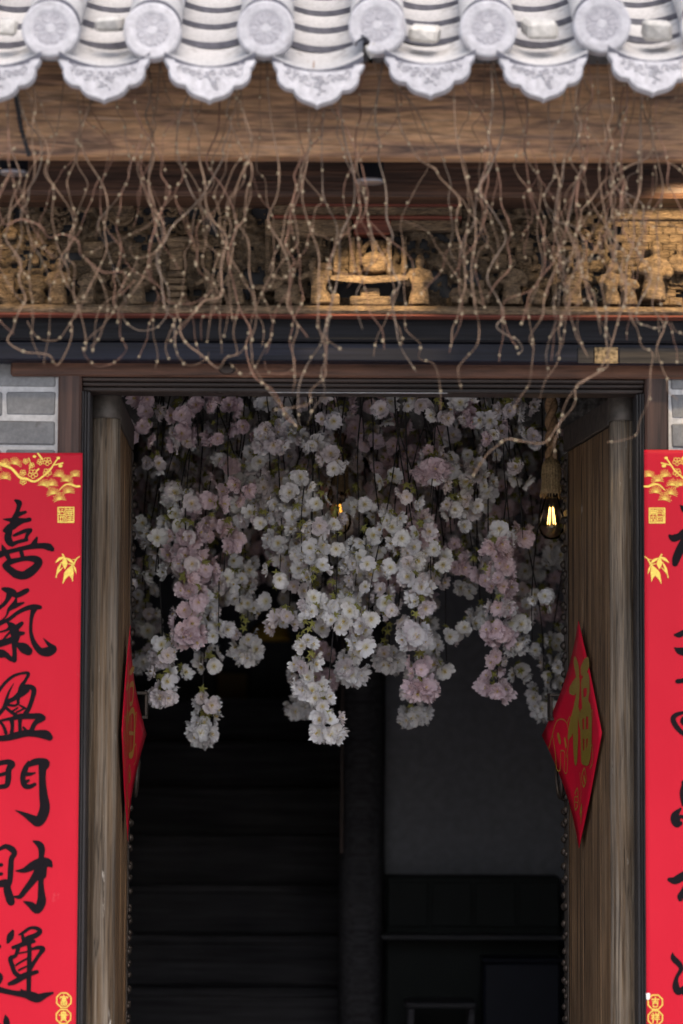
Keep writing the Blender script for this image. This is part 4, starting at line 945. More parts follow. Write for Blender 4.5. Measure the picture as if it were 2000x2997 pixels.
# gold print: pine fans, plum branch, seal, bamboo, octagon marks
def gold_print(t, mir):
    f0 = lambda a, b, d: _flat((2121 - a / 5.596) if mir else a / 5.596, 1300 + b / 5.596, d)
    lim = lambda a: -620 if not mir else -620
    r2 = random.Random(4)
    for cx, cy, r in ((75,340,105),(245,320,112),(80,555,112),(-60,400,100),(-120,560,100),(970,520,105),(1090,600,112),(1235,515,105),(720,670,105),(850,668,112),(875,810,115),(1120,785,115),(975,905,115)):
        a0 = r2.uniform(-.35, .2); m = MB()
        for q_ in range(13):
            a = a0 + math.pi * (-0.08 + 1.16 * q_ / 12); rr = r * r2.uniform(.85, 1.05)
            x1 = min(cx + rr * math.cos(a), 1308)
            stroke(m, [(cx + 12 * math.cos(a), cy - 12 * math.sin(a), 6), ((cx + x1) / 2, cy - rr * .5 * math.sin(a), 7), (x1, cy - rr * math.sin(a), 6)], f0, .0010 + .00002 * (q_ % 5), 2, 1, False)
        stroke(m, [(cx - 9, cy, 26), (cx + 9, cy - 4, 28)], f0, .0012, 3)
        m.build('pine_print', 'gold_foil', t)
    m = MB()
    stroke(m, [(-40,300,50),(60,350,36),(190,400,40),(330,545,42),(430,565,36),(570,610,32),(720,515,26),(820,420,26),(880,330,22),(950,230,20)], f0, .0011)
    stroke(m, [(1308,690,30),(1240,690,34),(1150,655,32),(1060,670,22),(980,745,16)], f0, .0011); stroke(m, [(620,150,26),(690,240,30)], f0, .0011); stroke(m, [(870,345,16),(1030,308,22)], f0, .0011)
    stroke(m, [(480,400,16),(510,340,12),(470,230,16)], f0, .0011); stroke(m, [(590,450,16),(635,405,24)], f0, .0011)
    def ring(cx, cy, r, w):
        stroke(m, [(cx + r * math.cos(a), cy + r * math.sin(a), w) for a in [2 * math.pi * i / 10 for i in range(11)]], f0, .0013, 2, 1, False)
    for cx, cy, r in ((540,485,62),(775,462,52),(775,282,54),(660,290,40),(420,280,36),(520,345,34),(375,470,40),(380,612,42)):
        for q_ in range(5):
            a = q_ * 2 * math.pi / 5 + .3; ring(cx + r * .80 * math.cos(a), cy + r * .72 * math.sin(a), r * .50, 9)
        ring(cx, cy, r * .26, 10)
    for cx, cy, r in ((565,200,24),(955,225,24),(990,355,30)): stroke(m, [(cx - r * .3, cy, r * 1.7), (cx + r * .3, cy, r * 1.7)], f0, .0013, 2)
    m.build('plum_print', 'gold_foil', t)
    m = MB()
    for s in ([(1060,1850,10),(980,1880,46),(905,1945,4)], [(1055,1855,14),(1062,1950,90),(1065,2050,4)], [(1075,1865,10),(1150,1905,44),(1230,1975,4)], [(1010,1930,10),(960,2040,40),(930,2140,16),(920,2180,22)], [(1030,2020,8),(980,2070,20),(935,2130,10)],
              [(1190,1980,14),(1105,2110,90),(1060,2200,40),(1030,2285,8)], [(1190,1990,12),(1165,2110,84),(1185,2200,26),(1190,2245,10)], [(1205,1985,8),(1230,2050,30),(1250,2125,4)], [(1305,1840,14),(1255,1880,20),(1200,1980,24)], [(1025,1805,22),(1060,1860,22)], [(1110,1955,8),(1200,1975,26)], [(1180,1895,6),(1255,1885,14)]):
        stroke(m, s, f0, .0012, 5)
    m.build('bamboo_print', 'gold_foil', t)
    # seal
    x0, y0, x1, y1 = (952, 1036, 1210, 1280) if not mir else (2121 * 5.596 - (1860 + 485 / 5.593) * 5.596, 1048, 2121 * 5.596 - (1860 + 232 / 5.593) * 5.596, 1288)
    m = MB(); q_ = [(x0, y0), (x1, y0), (x1, y1), (x0, y1)]
    for i in range(4): stroke(m, [(*q_[i], 17), (*q_[(i + 1) % 4], 17)], f0, .0012, 2)
    w, h_ = (x1 - x0), (y1 - y0)
    segs = [(.06,.30,.42,.30),(.10,.12,.10,.48),(.25,.1,.25,.3),(.40,.12,.40,.95),(.06,.48,.40,.48),(.08,.66,.36,.62),(.18,.5,.14,.92),(.3,.55,.3,.95),(.06,.92,.3,.92),(.5,.06,.5,.95),(.55,.14,.94,.14),(.55,.30,.94,.26),(.58,.40,.92,.40),(.75,.05,.75,.55),(.62,.18,.66,.5),(.88,.18,.84,.5),(.54,.56,.96,.56),(.6,.70,.92,.68),(.56,.82,.95,.80),(.76,.58,.76,.95),(.6,.93,.94,.93)]
    if mir: segs = [(.06,.12,.44,.12),(.06,.26,.44,.24),(.06,.38,.44,.37),(.08,.12,.12,.48),(.06,.56,.44,.56),(.06,.68,.44,.66),(.06,.8,.44,.79),(.06,.93,.44,.93),(.07,.56,.07,.93),(.5,.06,.5,.95),(.56,.16,.94,.12),(.6,.1,.56,.48),(.75,.08,.75,.48),(.9,.1,.94,.48),(.58,.3,.92,.3),(.66,.18,.66,.46),(.84,.18,.84,.46),(.56,.6,.94,.6),(.75,.54,.75,.64),(.6,.7,.58,.92),(.9,.7,.92,.92),(.66,.74,.84,.74),(.66,.74,.66,.92),(.84,.74,.84,.92),(.66,.9,.84,.9)]
    for a, b, c, d in segs: stroke(m, [(x0 + a * w, y0 + b * h_, 13), (x0 + c * w, y0 + d * h_, 13)], f0, .0013, 2)
    m.build('seal_print', 'gold_foil', t)
gold_print(TL, False); gold_print(TR, True)
G = {'fu': [(.5,-.02,.5,.1),(.1,.16,.9,.16),(.1,.16,.06,.3),(.9,.16,.94,.3),(.26,.3,.74,.3),(.3,.4,.7,.4),(.3,.4,.3,.54),(.7,.4,.7,.54),(.3,.54,.7,.54),(.2,.62,.8,.62),(.2,.62,.2,1),(.8,.62,.8,1),(.2,1,.8,1),(.5,.62,.5,1),(.2,.8,.8,.8)],
     'gui': [(.25,.05,.75,.05),(.25,.05,.25,.22),(.75,.05,.75,.22),(.25,.22,.75,.22),(.5,-.05,.5,.32),(.02,.34,.98,.34),(.28,.44,.72,.44),(.28,.44,.28,.82),(.72,.44,.72,.82),(.28,.57,.72,.57),(.28,.69,.72,.69),(.28,.82,.72,.82),(.35,.84,.15,1),(.65,.84,.88,1)],
     'ji': [(.1,.2,.92,.2),(.5,-.02,.5,.42),(.22,.42,.8,.42),(.24,.58,.78,.58),(.24,.58,.28,.98),(.78,.58,.72,.98),(.28,.98,.72,.98)],
     'xiang': [(.2,0,.28,.1),(.05,.24,.4,.2),(.38,.22,.08,.58),(.24,.4,.24,1.02),(.3,.42,.4,.52),(.54,.0,.62,.14),(.9,-.02,.78,.14),(.5,.22,.95,.22),(.54,.42,.92,.42),(.46,.64,1.0,.64),(.72,.22,.72,1.04)]}
def octa(t, px, py, key):
    m = MB(); f = lambda a, b, d: _flat(a, b, d); r = 22.5
    pts = [(px + r * math.cos(math.pi / 8 + k * math.pi / 4), py + r * math.sin(math.pi / 8 + k * math.pi / 4)) for k in range(8)]
    for k in range(8): stroke(m, [(*pts[k], 3.6), (*pts[(k + 1) % 8], 3.6)], f, .0012, 2)
    for a, b, c, d in G[key]: stroke(m, [(px - 13 + a * 26, py - 14 + b * 28, 3.3), (px - 13 + c * 26, py - 14 + d * 28, 3.0)], f, .0013, 2)
    m.build('gold_mark', 'gold_foil', t)
octa(TL, 187, 2928, 'fu'); octa(TL, 186, 2976, 'gui'); octa(TR, 1919, 2934, 'ji'); octa(TR, 1919, 2980, 'xiang')
m = MB(); c = P(1898, 2917, SY - .0012); m.box(c.x - .005, c.x + .005, SY - .0022, SY - .0010, c.z - .008, c.z + .008, .0004, .001); m.build('torn_spot', 'paper_white', TR)

# ================================================================== red diamonds on the door leaves
def diamond(leaf, u0, zc, half, label, far_out, flip):
    _, T, Lw, nn = leaf
    def D(a, b, d):
        """a: -1 far .. +1 near along the leaf, b: -1 .. 1 upwards"""
        u = u0 - a * half; w = 0.012 + d
        w += far_out * max(0, -a) ** 2 + .010 * max(0, abs(b) - .55)
        return T(u, w, zc + b * half)
    base = D(0, -1, 0); t = thing('door_diamond', label, 'paper charm', base, 'red paper charms on the doors')
    m = MB(); n = 12
    idx = {}
    for k, th in enumerate((0.0, -.0012)):
        for i in range(n + 1):
            for j in range(n + 1):
                p = i / n; q_ = j / n                     # square turned on its corner
                a, b = (p - q_), (p + q_ - 1)
                idx[k, i, j] = len(m.v); m.v.append(D(a, b, th))
    m.smooth = True
    for k in (0, 1):
        for i in range(n):
            for j in range(n): m.face((idx[k, i, j], idx[k, i + 1, j], idx[k, i + 1, j + 1], idx[k, i, j + 1]))
    m.smooth = False
    per = [(i, 0) for i in range(n)] + [(n, j) for j in range(n)] + [(i, n) for i in range(n, 0, -1)] + [(0, j) for j in range(n, 0, -1)]
    for q_ in range(len(per)):
        a, b = per[q_], per[(q_ + 1) % len(per)]; m.face((idx[0, a[0], a[1]], idx[1, a[0], a[1]], idx[1, b[0], b[1]], idx[0, b[0], b[1]]))
    m.build('red_card', 'red_card', t)
    s_ = flip                                             # +1 when the far side is the reader's left
    f = lambda a, b, d: D(s_ * a, b, d)
    fu = [[(-.17,.64,.10),(-.09,.55,.13),(-.07,.47,.06)], [(-.34,.40,.07),(-.22,.42,.12),(-.05,.46,.10),(-.12,.28,.12),(-.30,.08,.13),(-.40,-.02,.05)], [(-.16,.24,.13),(-.17,-.05,.16),(-.17,-.22,.10)], [(-.06,.20,.07),(.03,.11,.11)],
          [(.10,.56,.08),(.25,.58,.13),(.42,.62,.09)], [(.12,.43,.09),(.15,.28,.08)], [(.12,.44,.08),(.40,.46,.12),(.36,.30,.08),(.16,.27,.09)], [(.08,.17,.09),(.12,-.20,.10)], [(.08,.17,.08),(.46,.20,.13),(.44,-.16,.15),(.14,-.21,.10)], [(.27,.17,.08),(.28,-.18,.08)], [(.12,.0,.07),(.42,.0,.07)]]
    m = MB()
    for i, s in enumerate(fu): stroke(m, s, f, .0010 + .00008 * i, 6, 1.15 if flip > 0 else .5)
    m.build('blessing_character', 'gold_ink' if flip > 0 else 'gold_line', t)
    m = MB()
    lines = [[(-.80,-.02,.012),(-.70,.12,.012),(-.55,.14,.012),(-.42,.08,.012),(-.40,-.06,.012),(-.46,-.20,.012)], [(-.78,0,.01),(-.72,-.18,.012),(-.70,-.30,.012),(-.62,-.31,.012),(-.60,-.14,.012)], [(-.60,-.14,.012),(-.50,-.16,.012),(-.52,-.32,.012),(-.44,-.33,.012),(-.42,-.18,.012)], [(-.80,-.02,.01),(-.86,-.12,.012)],
             [(-.44,.10,.012),(-.36,.16,.012),(-.32,.06,.012),(-.38,-.02,.012)], [(-.20,-.52,.02),(-.10,-.48,.02),(-.08,-.62,.02),(-.18,-.66,.02),(-.22,-.56,.02)], [(-.19,-.55,.012),(-.09,-.55,.012)], [(-.19,-.60,.012),(-.09,-.60,.012)], [(.1,-.36,.02),(.22,-.30,.02),(.30,-.40,.02),(.18,-.46,.02),(.08,-.38,.02)],
             [(.44,-.16,.014),(.58,-.10,.014),(.60,-.24,.014),(.48,-.30,.014)], [(.02,-.70,.02),(.10,-.62,.03),(.08,-.78,.02)], [(.50,.16,.014),(.60,.20,.014),(.56,.06,.014)], [(0,-.34,.012),(.06,-.5,.012),(0,-.62,.012)]]
    for i, s in enumerate(lines): stroke(m, s, f, .0011, 5)
    for s in ([(-.66,.0,.05),(-.62,-.06,.05)], [(-.50,-.04,.04),(-.47,-.10,.04)], [(.06,-.66,.05),(.08,-.72,.04)], [(.2,-.38,.05),(.24,-.41,.05)]): stroke(m, s, f, .0012, 3)
    m.build('line_drawing', 'gold_line', t)['kind'] = 'stuff'
diamond(leafR, .385, Z(2146, .55), .322, 'red paper diamond with gold blessing character on the right door leaf', .055, 1)
diamond(leafL, .372, Z(2148, .55), .305, 'red paper diamond seen nearly edge-on on the left door leaf', .040, -1)

# ================================================================== blossom garlands
def blossom_mesh(seed, mat, ruffle=1.0, double=True):
    r2 = random.Random(seed); b = MB(); b.smooth = True
    layers = [(5 + r2.randrange(2), .0300, .22, 0.0), (5, .0245, .50, .5)] if double else [(5, .0300, .26, 0.0)]
    if double and seed % 3 == 0: layers.append((4, .0165, .95, .2))
    for n, Rr, cup, off in layers:
        for k in range(n):
            a = 2 * math.pi * (k + off + r2.uniform(-.10, .10)) / n; cp = cup + r2.uniform(-.30, .34); Rk = Rr * r2.uniform(.82, 1.12)
            wd = Rk * r2.uniform(.41, .54); ph = r2.uniform(0, 6.28); rows = []; tw_ = r2.uniform(-.35, .35); fold = r2.uniform(-.004, .007)
            for i in range(6):
                t = i / 5; row = []
                hw = wd * (0.14, .46, .82, 1.0, .92, .58)[i]
                for j in range(7):
                    v = -1 + j / 3
                    rad = Rk * (0.06, .26, .50, .73, .92, 1.04)[i] * (1 - .05 * v * v * t) - (.0026 * max(0, 1 - 2.2 * abs(v)) if i == 5 else 0)
                    z = math.sin(cp) * rad * (0.40 + .42 * t) + ruffle * .0034 * t * t * math.sin(v * 5.2 + ph) + .0052 * t * v * v + fold * max(0, t - .5) ** 1.5 * 2 + tw_ * v * hw * t
                    z += r2.uniform(-.0009, .0009) * t
                    x = rad * math.cos(cp * .75); y = v * hw
                    row.append(len(b.v)); b.v.append(Vector((x * math.cos(a) - y * math.sin(a), x * math.sin(a) + y * math.cos(a), z + .0016 * (k % 2))))
                rows.append(row)
            for i in range(5):
                for j in range(6): b.face((rows[i][j], rows[i][j + 1], rows[i + 1][j + 1], rows[i + 1][j]))
    b.cur = 1
    for k in range(9):
        a = r2.uniform(0, 6.28); l = r2.uniform(.006, .0105); s_ = r2.uniform(.15, .6)
        p = Vector((math.cos(a) * l * s_, math.sin(a) * l * s_, l + .003)); b.tube([(0, 0, .001), p * .6, p], [.0007, .0006, .0013], 4)
    b.smooth = False
    me = bpy.data.meshes.new('blossom'); me.from_pydata(b.v, [], b.f); me.materials.append(MATS[mat]); me.materials.append(MATS['stamen_yellow'])
    me.polygons.foreach_set('material_index', b.m); me.polygons.foreach_set('use_smooth', b.sm); me.update(); return me
BL = {'W': [blossom_mesh(s, 'petal_white', 1.0, s not in (4, 5, 8)) for s in (1, 2, 3, 4, 5, 6, 7, 8)], 'P': [blossom_mesh(s, 'petal_pink', 1.3) for s in (11, 12, 13, 15)], 'B': [blossom_mesh(s, 'petal_blush', 1.1) for s in (21, 22, 24)]}
def calyx_mesh():
    b = MB(); n = 5; pts = [(0, 0, 0.002)]
    for k in range(n * 2):
        a = math.pi * k / n; r = .0165 if k % 2 == 0 else .0062
        pts.append((r * math.cos(a), r * math.sin(a), -.0035 if k % 2 == 0 else .001))
    b.add(pts, [(0, 1 + k, 1 + (k + 1) % (2 * n)) for k in range(2 * n)])
    me = bpy.data.meshes.new('calyx_leaf'); me.from_pydata(b.v, [], b.f); me.materials.append(MATS['calyx_green']); return me
CX = calyx_mesh()
rg = random.Random(31)
GARL = []
def garland(px, pyb, Y, col, pys, row, dens=1.0, ball=False, dx=None):
    """one strand from the ceiling to (px, pyb); blossoms between photo heights pys and pyb"""
    GARL.append((px, pyb, Y, col, pys, row, dens, ball, dx))
for a in ((470,2050,1.10,'WB',1890,0,1,1),(588,2165,1.32,'W',2040,0,1,1),(585,1985,1.30,'W',1840,0,.55,0),(722,1925,1.35,'W',1640,0,1.2,1),(548,1880,1.05,'PB',1560,0,1.2,1),(655,1700,1.08,'P',1400,0,1.1,0),(600,1700,1.15,'P',1380,0,1.0,0),(455,1700,1.10,'W',1420,0,.9,0),
          (585,1330,1.0,'P',1230,0,1.0,0),(575,1205,1.0,'P',1150,0,.9,0),(428,1200,1.0,'P',1155,0,.9,0),(500,1375,1.05,'WB',1290,0,.9,0),(480,1530,1.12,'BW',1440,0,1,0),(660,1260,1.05,'P',1200,0,1,0),(462,1300,1.02,'P',1230,0,1,0),(420,1730,1.2,'W',1560,0,.8,0),
          (960,2160,.98,'W',2060,0,1,1),(908,2030,.98,'W',1560,0,1.15,1),(1035,1985,1.15,'W',1700,0,1.2,1),(1235,2040,1.10,'P',1940,0,1,1),(1218,2110,1.55,'W',1850,0,1.1,1),(1218,1880,1.0,'WB',1540,0,1.0,1),(1080,1850,1.0,'W',1480,0,1.0,0),(985,1900,1.02,'W',1500,0,1.0,0),
          (815,1740,1.05,'W',1470,0,1.0,0),(885,1640,.96,'W',1360,0,1.2,0),(940,1480,.98,'W',1330,0,1,0),(995,1235,.95,'W',1160,0,1.1,0),(795,1310,1.0,'WB',1240,0,1,1),(935,1335,.97,'W',1285,0,1,0),(870,1290,1.05,'W',1200,0,1,0),(1262,1390,1.0,'P',1310,0,1.1,1),(1258,1480,.98,'WB',1410,0,1,0),
          (1228,1580,1.05,'P',1500,0,1.1,1),(1290,1215,.96,'WB',1150,0,1.2,0),(1230,1190,.96,'WB',1145,0,1.0,0),(1130,1215,1.0,'W',1165,0,.9,0),(1350,1240,1.05,'P',1200,0,.9,0),(1490,1310,1.0,'WB',1160,0,1,0),(1440,1290,1.0,'WP',1250,0,.8,0),(1455,2035,1.25,'P',1935,0,1.1,1),(1468,1870,1.15,'P',1570,0,1.15,1),
          (1385,1730,1.2,'P',1600,0,1,0),(1560,1900,1.2,'W',1770,0,.9,0),(1530,1600,1.1,'W',1555,0,1,0),(1455,1420,1.1,'W',1370,0,.9,0),(1605,2095,1.7,'W',1880,0,1.2,1),(1490,1640,1.12,'P',1560,0,1,0),(1590,1990,1.5,'W',1740,0,.9,0),(1120,1650,1.1,'W',1420,0,.9,0),(1040,1740,1.05,'W',1560,0,1,0),
          (1265,1720,1.05,'W',1560,0,1,0),(1165,1800,1.08,'WB',1640,0,1,0),(905,1870,1.1,'WB',1650,0,.9,0),(1410,1850,1.45,'W',1700,0,.5,0),(1310,1960,1.4,'W',1820,0,.7,0),(520,1640,1.08,'PB',1500,0,1,0),(775,1640,1.12,'WB',1330,0,.9,0),(705,1560,1.18,'W',1330,0,.9,0),(1330,1560,1.15,'WB',1330,0,.8,0),(1390,1480,1.2,'W',1300,0,.8,0),(850,1830,1.2,'W',1600,0,.8,0),(1140,1950,1.35,'W',1780,0,.9,1),(640,1870,1.2,'W',1700,0,.9,0),(760,1420,1.1,'W',1300,0,.8,0),(1330,1720,1.3,'WB',1600,0,.8,0),(700,1790,1.3,'W',1660,0,1,0)):
    garland(*a)
for i in range(22):                                        # short sprays filling the canopy
    px = 405 + (1650 - 405) * (i + rg.uniform(.1, .9)) / 22
    garland(px, rg.uniform(1230, 1620), rg.uniform(1.2, 1.6), rg.choice(('W', 'WB', 'P', 'BW')), 1150, 1, .6)
for i in range(40):                                        # second row
    px = 400 + (1655 - 400) * (i + rg.uniform(.1, .9)) / 40
    env = 1850 if not 640 < px < 880 else 1720
    if 1110 < px < 1460: env = 1780
    if px > 1500: env = 1980
    pyb = rg.uniform(env - 420, env); garland(px, pyb, rg.uniform(1.65, 2.15), rg.choice(('W', 'W', 'WB', 'P', 'BW')), 1150, 1, .75, rg.random() < .4)
garland(880, 2085, 1.8, 'W', 1960, 1, 1, 1); garland(945, 2010, 1.9, 'P', 1900, 1, 1, 1); garland(420, 1960, 1.8, 'W', 1740, 1, .9, 1); garland(1255, 1980, 1.8, 'W', 1760, 1, .9, 1)
for i in range(44):                                        # back row, fading into the dark
    px = 405 + (1650 - 405) * (i + rg.uniform(.1, .9)) / 44
    garland(px, rg.uniform(1420, 1840 if px < 1100 or px > 1480 else 1700), rg.uniform(2.25, 3.0), rg.choice(('W', 'W', 'B', 'P')), 1150, 2, .7)
cname = {'W': 'white', 'P': 'pink', 'B': 'pale pink', 'WB': 'white and blush', 'BW': 'blush and white', 'PB': 'pink and blush', 'WP': 'white and pink'}
rname = ['in the front row', 'in the dim second row', 'in the dark back row']
gname = ['blossom garlands in the front row', 'blossom garlands in the second row', 'blossom garlands in the back row']
lastc = {0: {}, 1: {}, 2: {}}
for row in range(3):
    for gi, (px, pyb, Y, col, pys, _, dens, ball, dx) in enumerate(sorted([g_ for g_ in GARL if g_[5] == row])):
        n_ = gi + 1; ordw = ORD[n_] if n_ < len(ORD) else 'fifty-' * 0 + {46: 'forty-sixth', 47: 'forty-seventh', 48: 'forty-eighth', 49: 'forty-ninth', 50: 'fiftieth', 51: 'fifty-first', 52: 'fifty-second', 53: 'fifty-third', 54: 'fifty-fourth', 55: 'fifty-fifth', 56: 'fifty-sixth', 57: 'fifty-seventh', 58: 'fifty-eighth', 59: 'fifty-ninth', 60: 'sixtieth', 61: 'sixty-first', 62: 'sixty-second', 63: 'sixty-third', 64: 'sixty-fourth', 65: 'sixty-fifth', 66: 'sixty-sixth', 67: 'sixty-seventh', 68: 'sixty-eighth', 69: 'sixty-ninth', 70: 'seventieth', 71: 'seventy-first', 72: 'seventy-second'}[n_]
        end = P(px, pyb - 25, Y); x1 = end.x
        zt = 3.058; sway = rg.uniform(-.22, .22); syy = rg.uniform(-.05, .05)
        path = []; K = 22; ph = rg.uniform(0, 6.28)
        for k in range(K + 1):
            t = k / K
            path.append(Vector((x1 + sway * (1 - t) ** 1.5 + .010 * math.sin(ph + t * 9) * (.3 + t * (1 - t) * 3), Y + syy * (1 - t) + .008 * math.cos(ph + t * 8), zt + (end.z - zt) * t)))
        t_ = thing('blossom_garland', f'{cname[col]} silk blossom garland, {ordw} from left {rname[row]}', 'garland', path[0], gname[row])
        m = MB(); m.tube(path, [.0030 - .0014 * k / K for k in range(K + 1)], 5); stem = m.build('stem', 'stem_dark', t_)
        L = zt - end.z; zs = Z(pys, Y, px) if pys > 1150 else zt - .05
        zs = min(zs, zt - .03); span = max(zs - end.z, .02)
        steps = max(1, round(span / .040 * min(1.0, .55 + .45 * dens)))
        def at(z):
            t = min(1, max(0, (zt - z) / L)) * K; i = min(int(t), K - 1); return path[i].lerp(path[i + 1], t - i)
        def place(c, out, colr, s):
            d = out.normalized(); q_ = d.to_track_quat('Z', 'Y').to_matrix() @ Matrix.Rotation(rg.uniform(0, 6.28), 3, 'Z')
            link('blossom', rg.choice(BL[colr]), t_, c, q_, s)
        for k in range(steps + 1):
            z = end.z + span * (k + rg.uniform(-.25, .25)) / steps if steps else end.z
            c0 = at(z); nb = rg.choice((2, 2, 3)) if row else rg.choice((3, 3, 4, 5))
            if row == 0 and rg.random() < .16 and 0 < k < steps: nb = 0
            side = Vector((rg.uniform(-.075, .075), rg.uniform(-.04, .04), rg.uniform(-.02, .02))) * (.3 if ball else 1); c0 = c0 + side * (1 if nb > 1 else 0)
            if nb and dens < .9 and rg.random() < .22: nb = 1
            a0 = rg.uniform(0, 6.28)
            for q_ in range(nb):
                a = a0 + q_ * 2 * math.pi / nb + rg.uniform(-.5, .5)
                out = Vector((math.cos(a), math.sin(a) * .8 - .42, rg.uniform(-.65, .45)))
                colr = rg.choice(col) if len(col) > 1 else col
                if rg.random() < .10: colr = 'B'
                place(c0 + out.normalized() * rg.choice((rg.uniform(.012, .028), rg.uniform(.018, .040))) + Vector((0, 0, rg.uniform(-.02, .02))), out, colr, rg.uniform(.70, 1.04))
            for _q in range(rg.choice((1, 1, 2, 2, 3)) if row < 2 else 0):
                a = rg.uniform(-2.6, -.5); out = Vector((math.cos(a), math.sin(a), rg.uniform(.1, .9)))
                link('calyx_leaf', CX, t_, c0 + out.normalized() * rg.uniform(.010, .034) + Vector((0, 0, rg.uniform(.0, .03))), out.to_track_quat('Z', 'Y').to_matrix() @ Matrix.Rotation(rg.uniform(0, 6.28), 3, 'Z'), rg.uniform(.8, 1.25))
        if ball:
            for q_ in range(9):
                a = q_ * .7 + rg.uniform(-.3, .3); out = Vector((math.cos(a), math.sin(a) - .2, rg.uniform(-.9, .1)))
                place(at(end.z) + out.normalized() * rg.uniform(.026, .040), out, rg.choice(col), rg.uniform(.9, 1.15))

# ================================================================== curly twigs hanging from the eave
def bud_mesh():
    b = MB(); b.lathe([(0, -.0052), (.0030, -.0036), (.0044, 0), (.0034, .0032), (.0012, .0058), (0, .0064)], (0, 0, 0), 8); return b.mesh('bud', 'bud')
BUD = bud_mesh()
rt = random.Random(12)
TW = []
def twig_path(px0, py0, px1, py1, wob, curl):
    """loose wander in photo units, kinked at the nodes as dried willow is"""
    pts = [(px0, py0)]; x, y = px0, py0; ang = rt.uniform(-.3, .3); guard = 0
    while y < py1 and guard < 60:
        guard += 1; l = rt.uniform(30, 72); ang = ang * .62 + rt.gauss(0, .27) + (px1 - x) * .0006
        x += l * math.sin(ang); y += l * math.cos(ang) * .95; pts.append((x, y))
    if curl:
        x, y = pts[-1]; sg = rt.choice((-1, 1)); r = rt.uniform(30, 70)
        for k in range(1, 6): pts.append((x + sg * r * (1 - math.cos(k * .62)), y + r * .9 * math.sin(k * .62)))
    return pts
hand = [ # traced runs of the most visible twigs (photo units)
 [(700,250),(735,420),(690,560),(720,700),(745,880),(735,1000),(742,1070),(800,1160),(840,1215),(872,1250)],
 [(640,300),(600,480),(690,640),(665,760),(700,900),(728,960),(745,1100),(825,1180),(872,1248)],
 [(960,280),(945,520),(990,660),(960,800),(972,930),(955,1040),(945,1150),(900,1240)],
 [(1000,300),(1040,500),(1000,690),(985,860),(940,1000),(895,1080),(870,1180),(876,1240)],
 [(905,320),(890,560),(940,740),(935,900),(952,1020),(950,1100),(900,1180),(800,1200)],
 [(1180,250),(1260,470),(1180,640),(1185,780),(1190,900),(1190,960),(1230,1050),(1270,1070),(1290,1200)],
 [(1330,300),(1365,520),(1400,700),(1390,900),(1395,1010),(1360,1060),(1350,1140)],
 [(1500,250),(1545,460),(1580,600),(1590,760),(1550,900),(1556,1010),(1545,1120),(1500,1200)],
 [(1700,250),(1640,560),(1690,760),(1665,880),(1640,960),(1625,1060),(1580,1170)],
 [(1860,300),(1800,520),(1775,660),(1800,760),(1830,900),(1860,960),(1905,1040),(1908,1090),(1870,1230),(1860,1270),(1778,1294)],
 [(1900,350),(1940,560),(1925,760),(1915,900),(1940,960),(1942,1070),(1950,1140),(1985,1170)],
 [(1760,300),(1750,500),(1790,760),(1770,900),(1785,1060),(1720,1110),(1660,1180),(1630,1270),(1625,1340)],
 [(1880,520),(1850,700),(1835,860),(1800,1000),(1740,1090),(1695,1130),(1640,1240),(1600,1290),(1480,1290),(1420,1335),(1384,1392)],
 [(20,320),(60,520),(20,650),(60,760),(70,880),(40,960),(22,1000),(70,1030),(140,1040),(175,1070),(196,1020),(206,940)],
 [(180,340),(130,500),(210,620),(180,760),(230,880),(195,950),(170,990),(110,990),(80,940)],
 [(560,320),(590,460),(600,600),(660,700),(640,860),(560,920),(530,960),(590,1040),(635,1082),(690,1030),(700,900)],
 [(1450,215),(1470,420),(1400,560),(1475,690),(1430,820),(1470,920),(1450,960),(1480,980),(1520,990),(1530,1020),(1516,1035)],
 [(380,300),(470,460),(500,560),(440,700),(430,800),(480,850),(500,890),(560,880),(610,860)],
 [(250,330),(330,450),(300,600),(310,660),(370,770),(440,820),(480,890)],
 [(0,620),(60,640),(140,700),(190,680),(230,740),(300,800),(360,800),(350,860),(395,820)],
 [(1110,260),(1050,480),(1080,640),(1130,760),(1150,860),(1175,960),(1178,1010)],
 [(790,260),(820,480),(790,640),(850,800),(845,900),(868,960),(862,1060),(855,1150)]]
for p in hand:
    q2 = [p[0]]
    for (a, b), (c, d) in zip(p, p[1:]):
        if math.hypot(c - a, d - b) > 70: q2.append(((a + c) / 2 + rt.uniform(-16, 16), (b + d) / 2 + rt.uniform(-10, 10)))
        q2.append((c, d))
    TW.append((q2, rt.uniform(-.86, -.70)))
for i in range(62):
    if i < 21: px0 = rt.uniform(-80, 720)
    elif i < 35: px0 = rt.uniform(650, 1260)
    else: px0 = rt.uniform(1230, 2080)
    py0 = rt.uniform(190, 330); py1 = rt.choice((rt.uniform(560, 760), rt.uniform(700, 980), rt.uniform(860, 1060)))
    TW.append((twig_path(px0, py0, px0 + rt.uniform(-110, 110), py1, rt.uniform(14, 34), rt.random() < .22), rt.uniform(-.87, -.70)))
tw_items = []
for pts, Y in TW: tw_items.append((pts[0][0], pts, Y))
tw_items.sort(key=lambda a: a[0])
cnt = {}
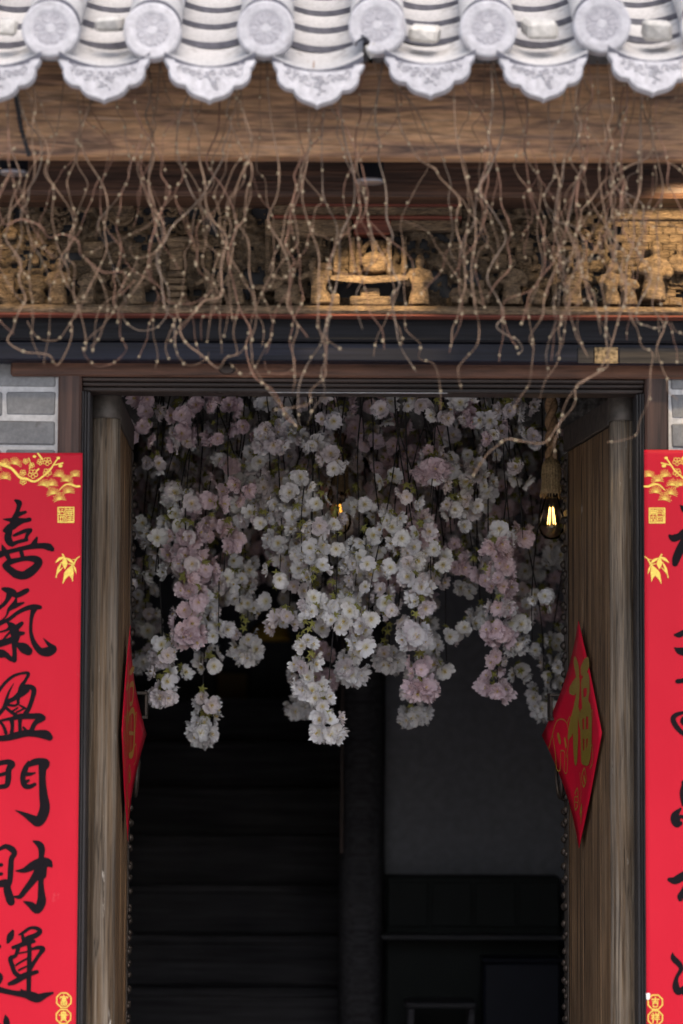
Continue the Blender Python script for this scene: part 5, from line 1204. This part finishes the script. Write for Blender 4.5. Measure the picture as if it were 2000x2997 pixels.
for px0, pts, Y in tw_items:
    k = min(range(len(dripx)), key=lambda i: abs(dripx[i] - px0)); cnt[k] = cnt.get(k, 0) + 1
    where = 'beyond the leftmost drip tile' if k == 0 else ('beyond the rightmost drip tile' if k == 8 else f'below the {ORD[k]} scalloped drip tile')
    py0 = pts[0][1]; pts = list(pts)
    # run each twig up to where it is tucked behind the tiles
    if py0 > 200: pts = [(pts[0][0] + rt.uniform(-20, 20), 178)] + pts
    pts = [pts[0]] + [(a + rt.uniform(-7, 7), b + rt.uniform(-7, 7)) for a, b in pts[1:-1]] + [pts[-1]]
    path2 = smooth_path([(a, b, Y + rt.uniform(-.03, .03)) for a, b in pts], 4)
    world = [P(a, b, min(max(y, -.885), -.690)) for a, b, y in path2]
    n = len(world); r0 = rt.choice((rt.uniform(.0011, .0019), rt.uniform(.0016, .0028))); rad = [r0 * (1 - .58 * i / n) * (1.10 if i % 4 == 0 else 1.0) * (1 + rt.uniform(-.08, .08)) for i in range(n)]
    tw = thing('willow_twig', f'curly brown budded twig, {ORD[cnt[k]]} from left among those {where}', 'twig', world[0], 'curly twigs hanging from the eave')
    m = MB(); m.tube(world, rad, 6); m.build('stem', rt.choice(('twig_bark', 'twig_bark', 'twig_bark_red', 'twig_bark_grey')), tw)
    # side shoots
    for q_ in range(rt.choice((0, 1, 2, 2))):
        i0 = rt.randrange(n // 5, n - 3); p = world[i0]
        if path2[i0][1] > 900: continue
        sg = rt.choice((-1, 1)); ang = sg * rt.uniform(.35, .9); sp = [p.copy()]; l = min(rt.uniform(.10, .36), (1060 - path2[i0][1]) / 1230); seg = .028; cu = p.copy()
        while l > 0:
            ang = ang * .84 + rt.gauss(0, .22); cu = cu + Vector((math.sin(ang) * seg, rt.uniform(-.004, .004), -math.cos(ang) * seg)); sp.append(cu.copy()); l -= seg
        sp = [Vector(v_) for v_ in smooth_path([tuple(v_) for v_ in sp], 3)]; ns = len(sp)
        m = MB(); m.tube(sp, [max(.0007, rad[i0] * (.75 - .5 * e / ns)) for e in range(ns)], 5); m.build('side_shoot', rt.choice(('twig_bark', 'twig_bark_red')), tw)
        for e in range(rt.randrange(3, 9), ns, rt.randrange(8, 14)): link('bud', BUD, tw, sp[e], (rt.uniform(-.5, .5), rt.uniform(-.5, .5), 0), rt.uniform(.45, .75))
    i = rt.randrange(3, 7)
    while i < n:
        d = (world[min(i + 1, n - 1)] - world[i - 1]).normalized()
        link('bud', BUD, tw, world[i] + Vector((rt.uniform(-.003, .003), -.002, 0)), d.to_track_quat('-Z', 'Y').to_euler(), rt.uniform(.48, .88)); i += rt.randrange(4, 12)
# black twisted cord at the left end
c = [(48, 290), (55, 330), (62, 375), (75, 420), (85, 455)]
t = thing('twisted_cord', 'short dark twisted cord hanging before the eave beam at far left', 'cord', P(48, 240, -.69))
for ph in (0, math.pi):
    m = MB(); pts = smooth_path([(48, 240)] + c, 12); m.tube([P(a + 3.5 * math.cos(i * .9 + ph), b, -.69 + .004 * math.sin(i * .9 + ph)) for i, (a, b) in enumerate(pts)], .0034, 5); m.build('strand', 'shaded_backing_paint', t)
